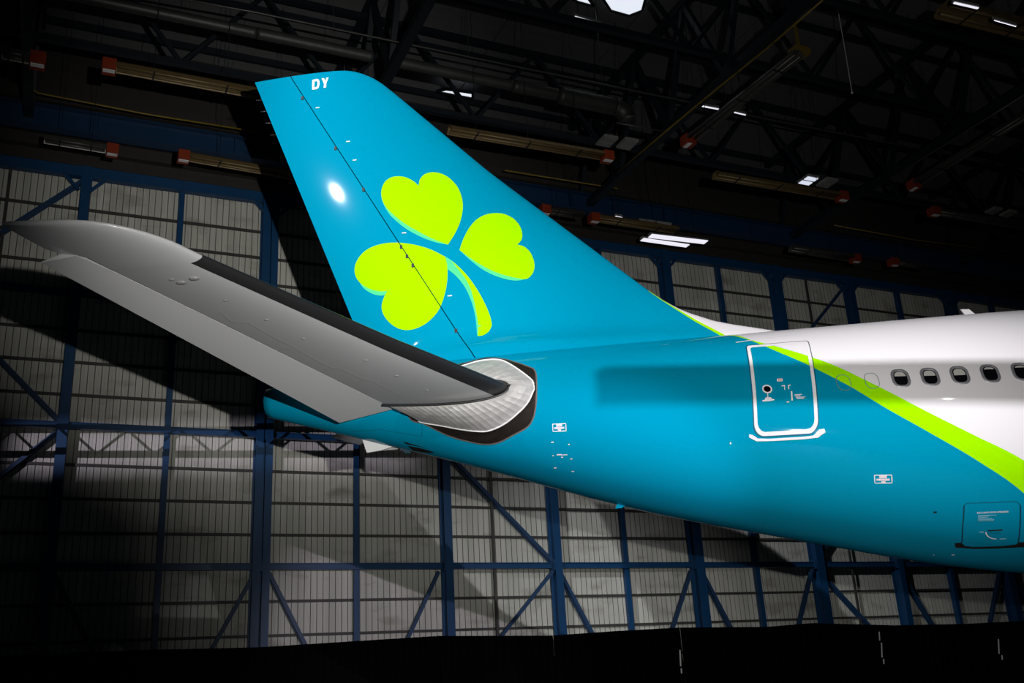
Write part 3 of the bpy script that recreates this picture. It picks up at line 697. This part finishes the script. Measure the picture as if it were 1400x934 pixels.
# ---- placards on the skin
def placard(x0, y0, x1, y1, rise, label):
    t = empty('placard'); t.parent = plane; dy = lambda x: rise * (x - x0) / (x1 - x0)
    q = lambda x, y: surf(x, y - dy(x))
    strip('placard_frame', dense([q(x0, y0), q(x1, y0), q(x1 + 0.5, y1), q(x0 + 0.5, y1), q(x0, y0)], 3), 0.018, onf(0.004), M['white'], t)
    w = x1 - x0; h = y1 - y0
    for fx0, fx1, fy0, fy1 in ((0.27, 0.72, 0.06, 0.38), (0.12, 0.88, 0.44, 0.70), (0.40, 0.64, 0.74, 0.96)):
        a, b, c_, d = x0 + w * fx0, x0 + w * fx1, y0 + h * fy0, y0 + h * fy1
        patch('placard_field', [q(a, c_), q(b, c_), q(b, d), q(a, d)], onf(0.005), M['white'], t, (0.2, 0.1))
        n = 4 if fx1 - fx0 > 0.3 else 2
        for k in range(n):
            xa = a + (b - a) * (k + 0.2) / n; xb = a + (b - a) * (k + 0.8) / n
            patch('placard_print', [q(xa, c_ + 0.3 * (d - c_)), q(xb, c_ + 0.3 * (d - c_)), q(xb, c_ + 0.62 * (d - c_)), q(xa, c_ + 0.62 * (d - c_))], onf(0.0065), mat('print_pink', (0.7, 0.35, 0.38), 0.5) if 'print_pink' not in bpy.data.materials else bpy.data.materials['print_pink'], t, (0.2, 0.1))
placard(755.5, 580, 773.5, 590, 0.8, '')
placard(1195.5, 649.8, 1219, 660.6, 0.2, '')
for (x, y, w, h) in [(753.5, 604, 3.5, 1.4), (776.8, 607, 2, 1.4), (761, 621, 7, 1.6), (768, 621.6, 8, 1.0), (755, 622.5, 2.2, 1.2), (767, 624.6, 3, 1.2), (779.5, 627, 3, 1), (757.5, 639, 3.5, 1.4), (781.5, 644, 3.5, 1.2), (998, 605, 1.6, 2.4), (1301, 758, 4, 1.2), (1276, 758, 1, 1.5)]:
    px_poly('marking', [(x, y), (x + w, y - 0.05 * w), (x + w, y + h - 0.05 * w), (x, y + h)], M['white'], plane, 0.005)
# lamp highlight along the crown painted as a white strip, and small vents
strip('crown_highlight', dense([surf(*p) for p in [(1006, 468.5), (1060, 461), (1112, 454)]], 6), 0.035, onf(0.005), M['white'], plane)
px_poly('vent', [(1276, 699.5), (1280.5, 699), (1280.8, 701), (1276.3, 701.5)], M['rub'], plane, 0.006)

# ---- fin and rudder
LEt = [(8.0, 6.6), (8.5, 4.9), (8.659, 4.288), (8.76, 3.90), (8.827, 3.62), (8.931, 3.22), (9.169, 2.66), (9.339, 2.34), (9.562, 2.03), (9.865, 1.677), (12.78, -1.33), (13.317, -1.873), (15.689, -4.08), (16.02, -4.40), (16.22, -4.64), (16.36, -4.88), (16.45, -5.2)]
hinge = lambda z: -6.76 + (16.437 - z) * (6.76 - 2.535) / (16.437 - 8.814)
tedge = lambda z: -7.715 + (16.406 - z) * (7.715 - 5.258) / (16.406 - 9.9)
def nn(x):
    x = min(max(x, 0.0), 1.0); return 5 * (0.2969 * math.sqrt(x) - 0.126 * x - 0.3516 * x * x + 0.2843 * x ** 3 - 0.1036 * x ** 4) / 0.5
def fin_half(s, z):
    le = interp(LEt, z); te = tedge(z); c = le - te; lm = 1.677 + (9.865 - z) * 1.02
    T = 0.092 * (lm - te); x = (le - s) / c
    h = 0.5 * T * nn(x) + 0.008
    if z < 9.25:                                               # root fillet
        f = min(0.70, max(0, (9.25 - z) / 0.9)); edge = min(1, max(0, (le - s - 0.6) / 4.5)) * min(1, max(0, (s + 4.2) / 2.0)); h += 0.75 * f ** 1.7 * edge
    return h
def fin_pt(s, z, off=0.0, side=-1): return Vector((s, side * (fin_half(s, z) + off), z))
ZS = [8.0 + 0.12 * k for k in range(70)]; ZS = [z for z in ZS if z < 16.15] + [16.18, 16.25, 16.31, 16.36, 16.41, 16.445]
FINL = None
def fin_surface(lo_f, hi_f, n):
    bm = bmesh.new(); rings = []
    for z in ZS:
        a, b = hi_f(z), lo_f(z); r = []
        xs = [a + (b - a) * (1 - math.cos(math.pi * 0.5 * (k / n) ** 1.0)) if a == interp(LEt, z) else a + (b - a) * k / n for k in range(n + 1)]
        zz = [z + (0.012 * (s_ + 7.7) if z > 16.4 else 0) for s_ in xs]
        r = [Vector((xs[k], -fin_half(xs[k], z), zz[k])) for k in range(n + 1)] + [Vector((xs[k], fin_half(xs[k], z), zz[k])) for k in range(n, -1, -1)]
        rings.append(r)
    R = loft(bm, rings, True, True, True); bmesh.ops.remove_doubles(bm, verts=bm.verts[:], dist=0.0002); bmesh.ops.recalc_face_normals(bm, faces=bm.faces[:]); return bm
fa, fb = on_y(884, 396, -0.1), on_y(978.6, 458.6, -0.3); ga, gb = on_y(884, 395.2, -0.1), on_y(985.7, 457.9, -0.3)
def ln(a, b, x): return a.z + (b.z - a.z) * (x - a.x) / (b.x - a.x)
FINLIV = livery('fin_livery', [(-8.0, 23.0), (ga.x - 0.03, 23.0), (ga.x, ga.z + 0.02), ((ga.x + gb.x) / 2, (ga.z + gb.z) / 2), (gb.x, gb.z), (6.6, ln(ga, gb, 6.6))], [(-8.0, 23.0), (fa.x - 0.03, 23.0), (fa.x, fa.z), ((fa.x + fb.x) / 2, (fa.z + fb.z) / 2), (fb.x, fb.z), (6.6, ln(fa, fb, 6.6))], 'VECTOR')
GAP = 0.012
fin = link('vertical_stabilizer', fin_surface(lambda z: hinge(z) + GAP, lambda z: interp(LEt, z), 26), FINLIV, plane, True)
rud = link('rudder', fin_surface(lambda z: tedge(z), lambda z: hinge(z) - GAP, 8), M['teal'], plane, True)
for o in (fin, rud):
    mod = o.modifiers.new('edge', 'EDGE_SPLIT'); mod.split_angle = 50 * D2R
# clover artwork, traced in the side view of the fin, cut along the rudder hinge
def cr(*p): return [(470 + x / 3.593, 220 + y / 3.593) for x, y in p]
def smooth(pts, corners=(), k=5):
    n = len(pts); out = []
    for i in range(n):
        p1, p2 = pts[i], pts[(i + 1) % n]
        p0 = pts[i - 1] if i not in corners else (2 * p1[0] - p2[0], 2 * p1[1] - p2[1])
        p3 = pts[(i + 2) % n] if (i + 1) % n not in corners else (2 * p2[0] - p1[0], 2 * p2[1] - p1[1])
        for j in range(k):
            t = j / k
            out.append(tuple(0.5 * (2 * p1[a] + (p2[a] - p0[a]) * t + (2 * p0[a] - 5 * p1[a] + 4 * p2[a] - p3[a]) * t * t + (3 * p1[a] - p0[a] - 3 * p2[a] + p3[a]) * t ** 3) for a in (0, 1)))
    return out
def fin_sz(px, py):
    y = -0.2
    for _ in range(4):
        P = on_y(px, py, y); y = -fin_half(P.x, P.z)
    return (P.x, P.z)
def clip(poly, sgn):
    """part of a polygon fore (+1) or aft (-1) of the hinge"""
    d = [sgn * (p[0] - hinge(p[1])) - GAP for p in poly]; out = []
    for i in range(len(poly)):
        j = (i + 1) % len(poly)
        if d[i] >= 0: out.append(poly[i])
        if d[i] * d[j] < 0:
            t = d[i] / (d[i] - d[j]); out.append((poly[i][0] + (poly[j][0] - poly[i][0]) * t, poly[i][1] + (poly[j][1] - poly[i][1]) * t))
    return out
def artwork(name, pts, corners, m, off):
    poly = [fin_sz(*p) for p in smooth(cr(*pts), corners)]
    f, a = clip(poly, 1), clip(poly, -1)
    if len(f) > 2: patch(name, f, lambda s, z: fin_pt(s, z, off), m, fin, 0.18)
    if len(a) > 2: patch(name, a, lambda s, z: fin_pt(s, z, off), m, rud, 0.18)
top = [(512, 412), (545, 360), (572, 300), (585, 235), (580, 180), (560, 130), (525, 90), (485, 65), (440, 56), (400, 65), (375, 90), (367, 122), (345, 102), (310, 83), (270, 76), (230, 83), (200, 107), (185, 145), (186, 180), (200, 215), (228, 250), (290, 302), (370, 350), (440, 385)]
artwork('clover_leaf', top, (0, 11), M['lime'], 0.006)
artwork('clover_leaf_edge', [(512, 412), (480, 350), (400, 280), (300, 220), (186, 175), (189, 195), (204, 230), (228, 266), (268, 304), (320, 342), (390, 378), (455, 401)], (0, 4), M['mint'], 0.004)
right = [(568, 438), (585, 390), (610, 340), (645, 295), (690, 267), (740, 257), (790, 262), (835, 285), (865, 320), (877, 360), (872, 390), (853, 412), (885, 421), (915, 448), (933, 488), (937, 525), (925, 558), (898, 580), (860, 578), (800, 565), (740, 545), (680, 515), (620, 477)]
artwork('clover_leaf', right, (0, 11), M['lime'], 0.006)
artwork('clover_leaf_edge', [(568, 438), (640, 440), (760, 500), (898, 575), (880, 584), (845, 588), (800, 582), (740, 563), (680, 532), (620, 486)], (0, 3), M['mint'], 0.004)
left = [(500, 472), (450, 446), (400, 426), (330, 409), (250, 402), (180, 410), (120, 433), (80, 468), (57, 510), (54, 550), (68, 585), (100, 615), (140, 634), (180, 642), (213, 640), (196, 675), (186, 715), (195, 755), (225, 795), (265, 822), (310, 832), (360, 822), (410, 795), (455, 750), (480, 705), (500, 640), (509, 580), (509, 520)]
artwork('clover_leaf', left, (0, 14), M['lime'], 0.006)
artwork('clover_leaf_edge', [(62, 570), (120, 560), (213, 630), (206, 656), (196, 661), (165, 660), (130, 648), (95, 622)], (0, 2, 3), M['mint'], 0.004)
artwork('clover_stem', [(530, 492), (545, 503), (590, 545), (632, 597), (672, 660), (702, 720), (721, 770), (728, 808), (715, 835), (690, 855), (660, 862), (660, 800), (650, 740), (638, 681), (622, 627), (598, 580), (568, 540)], (0, 7, 10), M['lime'], 0.006)
artwork('clover_stem_edge', [(502, 472), (545, 502), (600, 560), (650, 650), (672, 760), (668, 860), (656, 860), (650, 790), (637, 722), (616, 662), (586, 606), (548, 562), (513, 534)], (0, 5, 6, 12), M['mint'], 0.004)
# registration letters near the fin top
def fin_poly(name, pts, m, off=0.005): return patch(name, [fin_sz(*p) for p in pts], lambda s, z: fin_pt(s, z, off), m, fin, 0.2)
lc = lambda *p: [(340 + x / 6.67, 80 + y / 6.67) for x, y in p]
bmD_o = lc((580, 196), (625, 186), (640, 193), (647, 212), (645, 245), (638, 268), (622, 280), (578, 286)); bmD_i = lc((602, 212), (618, 208), (624, 212), (627, 222), (626, 245), (621, 256), (614, 262), (599, 265))
ring('registration_letter', [fin_sz(*p) for p in bmD_o], [fin_sz(*p) for p in bmD_i], lambda s, z: fin_pt(s, z, 0.005), M['white'], fin)
fin_poly('registration_letter', lc((665, 183), (687, 179), (700, 206), (708, 176), (730, 172), (709, 228), (706, 266), (684, 270), (687, 231)), M['white'])
# small fittings on the fin
for (x, y) in [(413.5, 134.5), (458.8, 203), (497, 259.5), (548.5, 338), (556.5, 350.8), (564.5, 363.3), (623.5, 452.5)]:
    s_, z_ = fin_sz(x, y); bm = bmesh.new(); box(bm, s_ - 0.03, s_ + 0.03, -fin_half(s_, z_) - 0.02, -fin_half(s_, z_) + 0.01, z_ - 0.045, z_ + 0.045); link('hinge_fitting', bm, M['dark'], fin)
for (x, y) in [(358, 137), (363.5, 152.5), (370, 168.5), (377, 184.5)]:
    P = on_y(x, y, 0); s_ = tedge(P.z); bm = bmesh.new(); tube(bm, [(s_ + 0.02, 0, P.z), (s_ - 0.16, 0, P.z + 0.01)], 0.008, 6); link('static_discharger', bm, M['silver'], rud)
for (x, y) in [(434.3, 147.3), (476, 193.5), (485, 219), (552.5, 318.5), (615, 404.5)]:
    s_, z_ = fin_sz(x, y); bm = bmesh.new(); h_ = fin_half(s_, z_); box(bm, s_ - 0.05, s_ + 0.05, -h_ - 0.006, -h_ + 0.01, z_ - 0.012, z_ + 0.012); link('fin_stud', bm, M['white'], fin)

# ---- horizontal stabilizers
T6 = math.tan(6 * D2R)
LEa = [(0.4, -0.69), (1.35, -1.34), (4.27, -3.36), (7.84, -5.64), (8.28, -5.90), (8.56, -6.14), (8.76, -6.38), (8.92, -6.62), (9.05, -6.92), (9.11, -7.3), (9.15, -7.72), (9.16, -8.02)]
HGa = [(0.4, -3.60), (1.23, -3.99), (5.81, -6.11), (8.22, -7.27), (8.3, -7.45)]
TPa = [(8.3, -7.62), (8.46, -7.80), (9.04, -8.03), (9.16, -8.06)]
plane_z = lambda a: 7.2 + (a - 1.2) * T6
def chord_c(a): return interp(LEa, min(a, 7.84)) - (-5.3 - (a - 1.2) * 0.375)
def htp_h(a, s):
    le = interp(LEa, a); c = le - (-5.3 - (a - 1.2) * 0.375); T = 0.105 * chord_c(a) * min(1, math.sqrt(max(0.02, (9.2 - a) / 1.3))); return T * nn((le - s) / max(c, 0.15)) + 0.006
def htp_pt(a, s, up, side): 
    h = htp_h(a, s); T = 0.105 * chord_c(a); return Vector((s, side * a, plane_z(a) + 0.28 * T + (0.42 * h if up else -0.58 * h)))
def stab(side):
    global T6
    T6 = math.tan((6 if side < 0 else 15.5) * D2R)
    A = [0.4, 0.9, 1.35] + [1.35 + 0.36 * k for k in range(1, 18)] + [7.66, 7.84, 7.86, 8.05, 8.21, 8.29, 8.31, 8.45, 8.6, 8.75, 8.9, 9.0, 9.08, 9.13, 9.155]
    A = sorted(set(A)); n = 22; bm = bmesh.new(); bl = bmesh.new(); prev = None; pa = None; rings = []
    for a in A:
        le = interp(LEa, a); en = interp(HGa, a) if a <= 8.30 else interp(TPa, a)
        xs = [le + (en - le) * (k / n) ** 1.7 for k in range(n + 1)]
        rings.append([htp_pt(a, x, False, side) for x in xs[::-1]] + [htp_pt(a, x, True, side) for x in xs[1:]])
    R = loft(bm, rings, True, True, True); bmesh.ops.recalc_face_normals(bm, faces=bm.faces[:])
    st = link('horizontal_stabilizer', bm, M['htp'], plane, True)
    md = st.modifiers.new('edge', 'EDGE_SPLIT'); md.split_angle = 45 * D2R
    # black leading edge shell
    rings = []
    for a in [x for x in A if 1.0 < x <= 7.85]:
        le = interp(LEa, a); w = 0.075 * chord_c(a); xs = [le - w * (k / 8) ** 1.8 for k in range(9)]
        r = [htp_pt(a, x, False, side) for x in xs[::-1]] + [htp_pt(a, x, True, side) for x in xs[1:]]
        mid = Vector((le - w, side * a, htp_pt(a, le - w, True, side).z * .5 + htp_pt(a, le - w, False, side).z * .5))
        rings.append([p + (p - mid).normalized() * 0.012 for p in r])
    loft(bl, rings, False); bmesh.ops.recalc_face_normals(bl, faces=bl.faces[:]); link('leading_edge', bl, M['le'], st, True)
    # elevator, drooped
    TE0, TE1 = Vector((-5.20, 1.12, 6.98)), Vector((-7.90, 8.35, 7.84 + (1.25 if side > 0 else 0)))
    be = bmesh.new(); rings = []
    for k in range(13):
        f = k / 12; a = 1.22 + (8.27 - 1.22) * f; s_ = interp(HGa, a) - 0.02; h = htp_h(a, s_) * 0.94; zc_ = plane_z(a) + 0.28 * 0.105 * chord_c(a) - 0.08 * h
        te = TE0.lerp(TE1, f); r = []
        ycur = a; 
        for j in range(7):
            g = j / 6; x = s_ + (te.x - s_) * g; zz = zc_ + (te.z - zc_) * g; hh = h * 0.5 * (1 - g) + 0.008; r.append(Vector((x, side * (ycur + (te.y - ycur) * g), zz - hh)))
        for j in range(6, -1, -1):
            g = j / 6; x = s_ + (te.x - s_) * g; zz = zc_ + (te.z - zc_) * g; hh = h * 0.5 * (1 - g) + 0.008; r.append(Vector((x, side * (ycur + (te.y - ycur) * g), zz + hh)))
        rings.append(r)
    loft(be, rings, True, True, True); bmesh.ops.recalc_face_normals(be, faces=be.faces[:])
    el = link('elevator', be, M['elev'], plane, True); md = el.modifiers.new('edge', 'EDGE_SPLIT'); md.split_angle = 40 * D2R
    return st, el
stp, elp = stab(1); stb, elv = stab(-1)
def under(px, py):
    a = 4.0
    for _ in range(8):
        P = on_y(px, py, -a); 
        d = lray(px, py)
        # meet the lower surface
        z = htp_pt(min(max(a, 1), 9), P.x, False, -1).z
        t = (z - CL.z) / d.z; P = CL + d * t; a = -P.y
    return P
for (x, y, r_) in [(265.5, 381, 0.06), (248, 386.5, 0.06), (235, 382.5, 0.035), (308.5, 411, 0.03), (364.5, 437.5, 0.03), (415, 463, 0.03), (500.5, 493, 0.035), (542.5, 514, 0.03), (584, 534, 0.03)]:
    P = under(x, y); bm = bmesh.new(); bmesh.ops.create_uvsphere(bm, u_segments=12, v_segments=6, radius=r_)
    bmesh.ops.scale(bm, verts=bm.verts[:], vec=(1.5, 1, 0.45)); bmesh.ops.translate(bm, verts=bm.verts[:], vec=P); link('drain_bump', bm, M['bump'], stb, True)
def under_line(pts, w=0.018):
    P = [under(*p) + Vector((0, 0, -0.012)) for p in pts]; bm = bmesh.new(); pr = None
    for a, b in zip(P, P[1:]):
        sd = (b - a).cross(Vector((0, 0, 1))).normalized() * w / 2; bm.faces.new([bm.verts.new(q) for q in (a - sd, a + sd, b + sd, b - sd)])
    link('panel_seam', bm, M['pale'], stb)
under_line([(300, 425), (318, 440), (340, 441), (380, 464), (396, 471), (404, 476), (440, 496), (455, 503), (463, 503), (498, 519), (510, 521), (548, 541), (566, 552)])
under_line([(456, 503), (440, 504)]); under_line([(500, 519), (480, 523)]); under_line([(404, 476), (385, 476)])

# ---- seal apron where the stabilizer meets the body
outer_lo = [(572, 572), (574, 576), (588, 579), (604, 581.5), (630, 586.4), (652.4, 589), (668.5, 588.5), (687.7, 580.8), (705.4, 568), (721.5, 552), (730.3, 534)]
outer_hi = [(730.3, 534), (729.5, 524.6), (721.5, 516.6), (705.4, 505.3), (689.3, 496.5), (676.5, 494.4), (660.4, 495.7), (646, 499), (615, 510), (590, 530), (572, 560)]
def resample(P, n):
    P = [Vector(p) for p in P]; L = [0]
    for a, b in zip(P, P[1:]): L.append(L[-1] + (b - a).length)
    out = []
    for k in range(n + 1):
        d = L[-1] * k / n; i = 0
        while i < len(P) - 2 and L[i + 1] < d: i += 1
        t = (d - L[i]) / max(1e-9, L[i + 1] - L[i]); out.append(P[i].lerp(P[i + 1], t))
    return out
NLO, NHI = 60, 50
def smooth_open(pts, k=5):
    n = len(pts); out = []
    for i in range(n - 1):
        p1, p2 = pts[i], pts[i + 1]; p0 = pts[max(0, i - 1)]; p3 = pts[min(n - 1, i + 2)]
        for j in range(k):
            t = j / k; out.append(tuple(0.5 * (2 * p1[a] + (p2[a] - p0[a]) * t + (2 * p0[a] - 5 * p1[a] + 4 * p2[a] - p3[a]) * t * t + (3 * p1[a] - p0[a] - 3 * p2[a] + p3[a]) * t ** 3) for a in (0, 1)))
    return out + [pts[-1]]
outer_lo, outer_hi = smooth_open(outer_lo), smooth_open(outer_hi)
O3 = resample([fus(*surf(*p), 0.05) for p in outer_lo], NLO)[:-1] + resample([fus(*surf(*p), 0.05) for p in outer_hi], NHI)
aI = 1.62; leI = interp(LEa, aI) + 0.05; hgI = interp(HGa, aI) + 0.0
xs = [leI + (hgI - leI) * (k / 30) ** 1.6 for k in range(31)]
inlo = [htp_pt(aI, x, False, -1) + Vector((0.0, 0, -0.035)) for x in xs[::-1]]; inhi = [htp_pt(aI, x, True, -1) + Vector((0, 0, 0.03)) for x in xs]
I3 = resample(inlo, NLO)[:-1] + resample(inhi, NHI)
bm = bmesh.new(); rings = []
for g in (0, 0.03, 0.12, 0.3, 0.5, 0.7, 0.86, 0.95, 1.0):
    r = []
    for k, (o_, i_) in enumerate(zip(O3, I3)):
        p = o_.lerp(i_, g); bulge = 0.10 * math.sin(math.pi * min(1, g * 1.0)); rid = 0.006 * (1 if k % 3 == 0 else -0.4) * (1 if 0.02 < g < 0.9 else 0)
        r.append(p + Vector((0, -(bulge + rid), 0)))
    rings.append(r)
loft(bm, rings, False); bmesh.ops.recalc_face_normals(bm, faces=bm.faces[:]); fs = bm.faces[:]
if sum(f.normal.y * f.calc_area() for f in fs) > 0: bmesh.ops.reverse_faces(bm, faces=fs)
seal = link('seal_apron', bm, M['apron'], plane, False)
bm = bmesh.new(); tube(bm, [p + Vector((0, -0.01, 0)) for p in O3], 0.018, 6); link('seal_bead', bm, M['plate'], seal, True)
bm = bmesh.new(); tube(bm, [p + Vector((0, 0, -0.01)) for p in I3], 0.03, 6); link('seal_strip', bm, M['le'], seal, True)
cut = [(557, 560), (560.9, 572.8), (570.5, 577.6), (578.5, 579), (612.3, 595.3), (639.6, 603.3), (662, 607.3), (681.3, 605), (702.2, 594.5), (719.9, 584.8), (727.9, 574.4), (731.9, 560), (733.8, 534), (731.9, 508.5), (721.5, 501.5), (703.8, 495.5), (687.7, 491.2), (665.3, 489.6), (642.8, 495), (615, 503), (585, 525), (562, 550)]
cut = smooth(cut, (), 4)
patch('cutout_plate', [surf(*p) for p in cut], onf(0.008), M['rub'], seal, (0.12, 0.06))
strip('cutout_rim', [surf(*p) for p in cut], 0.03, onf(0.012), mat('rim_brown', (0.12, 0.10, 0.09), 0.5, noise=0.4, nscale=6), seal, True)

RI = RM.inverted()
# ---- added unseen rail hung from the roof, casting the dark band along the fuselage
RI = RM.inverted()
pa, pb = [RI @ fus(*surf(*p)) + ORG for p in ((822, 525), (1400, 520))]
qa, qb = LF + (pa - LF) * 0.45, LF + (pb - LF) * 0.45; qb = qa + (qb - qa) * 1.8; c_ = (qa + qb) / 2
t = tag(empty('shadow_beam', c_), 'added shadow beam hung from the roof in front of the high floodlight', 'beam')
bm = bmesh.new(); bar(bm, qa - c_, qb - c_, 0.20, 0.36); link('shadow_bar', bm, M['truss'], t)
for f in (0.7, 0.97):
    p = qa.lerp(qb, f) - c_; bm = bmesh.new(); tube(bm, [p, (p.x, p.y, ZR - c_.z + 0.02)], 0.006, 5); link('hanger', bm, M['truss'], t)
# ---- added slit blades and lattice shaping the violet wall pattern, left of the picture
d = (LPT - LP).normalized(); rt = Vector((d.y, -d.x, 0)).normalized(); upv = rt.cross(d)
t = tag(empty('light_slit', (LP.x, LP.y, 0)), 'added black slit blades that cut the violet light to a strip', 'light slit')
o_ = Vector((LP.x, LP.y, 0)); c_ = LP + d * 0.5 - o_
for k in (-1, 1):
    a = c_ + upv * k * 0.0096; bm = bmesh.new()
    loft(bm, [[a - rt * 0.4, a + rt * 0.4, a + rt * 0.4 + upv * k * 0.35, a - rt * 0.4 + upv * k * 0.35], [p + d * 0.01 for p in (a - rt * 0.4, a + rt * 0.4, a + rt * 0.4 + upv * k * 0.35, a - rt * 0.4 + upv * k * 0.35)]], True, True, True)
    bmesh.ops.recalc_face_normals(bm, faces=bm.faces[:]); link('blade', bm, M['dark'], t)
bm = bmesh.new(); tube(bm, [c_ + rt * 0.42 + upv * 0.3, c_ + rt * 0.42 - upv * 0.3, (0.2, 0, c_.z - 0.4), (0, 0, c_.z - 0.45), (0, 0, 0.0)], 0.025, 8); link('stand', bm, M['dark'], t)
c_ = LP + d * 10; o_ = Vector((c_.x, c_.y, 0))
t = tag(empty('pattern_truss', o_), 'small added lattice that casts its pattern in the violet light', 'truss')
A_ = lambda h, v: Vector((0, 0, c_.z)) + rt * h + Vector((0, 0, v))
for v, w in ((-0.05, 0.06), (0.165, 0.05)):
    bm = bmesh.new(); bar(bm, A_(-2.6, v), A_(2.6, v), w, w); link('chord', bm, M['silver'], t)
for k in range(26):
    h = -2.6 + 0.2 * k; bm = bmesh.new(); bar(bm, A_(h, -0.05 if k % 2 else 0.165), A_(h + 0.2, 0.165 if k % 2 else -0.05), 0.022, 0.022); link('diagonal', bm, M['silver'], t)
for h in (-2.5, 2.5):
    bm = bmesh.new(); tube(bm, [A_(h, -0.08), Vector((A_(h, 0).x, A_(h, 0).y, 0))], 0.04, 8); link('stand', bm, M['dark'], t)
# ---- belly details, aerial
P = on_y(1308, 432, 0); z_ = ZT(P.x); bm = bmesh.new()
pl = [on_y(1320, 432, 0), on_y(1333, 430, 0), on_y(1324.5, 423.2, 0), on_y(1313, 423.5, 0)]
loft(bm, [[p + Vector((0, y, 0)) for p in pl] for y in (-0.02, 0.02)], True, True, True); bmesh.ops.recalc_face_normals(bm, faces=bm.faces[:]); link('aerial', bm, M['white'], plane)
def belly(px, py):
    s_, th = surf(px, py); return s_
sB = belly(851, 690); zb = ZBt(sB); bm = bmesh.new()
loft(bm, [[(sB + 0.16, y * 0.6, zb + 0.05), (sB - 0.10, y, zb + 0.05), (sB - 0.16, y, zb - 0.06), (sB - 0.02, y * 0.6, zb - 0.06)] for y in (-0.03, 0.03)], True, True, True); bmesh.ops.recalc_face_normals(bm, faces=bm.faces[:]); link('drain_mast', bm, M['teal'], plane)
# open tail access door and its dark bay
def at_s(px, py, y): return on_y(px, py, y)
ya = 0.15
pl = [at_s(495.5, 601.5, ya), at_s(540, 609.5, ya), at_s(522, 615.5, ya), at_s(501.5, 619, ya)]
bm = bmesh.new(); loft(bm, [[p + Vector((0, y, 0)) for p in pl] for y in (0, 0.05)], True, True, True); bmesh.ops.recalc_face_normals(bm, faces=bm.faces[:]); acc = link('access_door', bm, M['plate'], plane)
pl = [at_s(524, 616, 0.3), at_s(536, 609, 0.3), at_s(552, 606, 0.3), at_s(556, 613, 0.3)]
bm = bmesh.new(); loft(bm, [[p + Vector((0, y, 0)) for p in pl] for y in (0, 0.04)], True, True, True); bmesh.ops.recalc_face_normals(bm, faces=bm.faces[:]); link('access_door', bm, M['apron'], plane)
for a, b in (((540, 606), (557, 620)), ((548, 606), (561, 620))):
    bm = bmesh.new(); bar(bm, at_s(*a, 0.0), at_s(*b, 0.0), 0.05, 0.05); link('door_strut', bm, M['seam'], plane)
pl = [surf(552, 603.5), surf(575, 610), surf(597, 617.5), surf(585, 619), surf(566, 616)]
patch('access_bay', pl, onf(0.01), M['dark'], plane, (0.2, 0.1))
strip('bay_lip', dense([surf(*p) for p in [(535, 602.5), (552, 606.5), (575, 611), (596, 617)]], 3), 0.05, onf(0.02), M['teal'], plane)
strip('belly_seam', dense([surf(*p) for p in [(577, 579.5), (577, 597)]], 6), 0.008, onf(0.003), M['seam'], plane)
strip('belly_seam', dense([surf(*p) for p in [(480, 589), (520, 587.5), (577, 597)]], 6), 0.008, onf(0.003), M['seam'], plane)
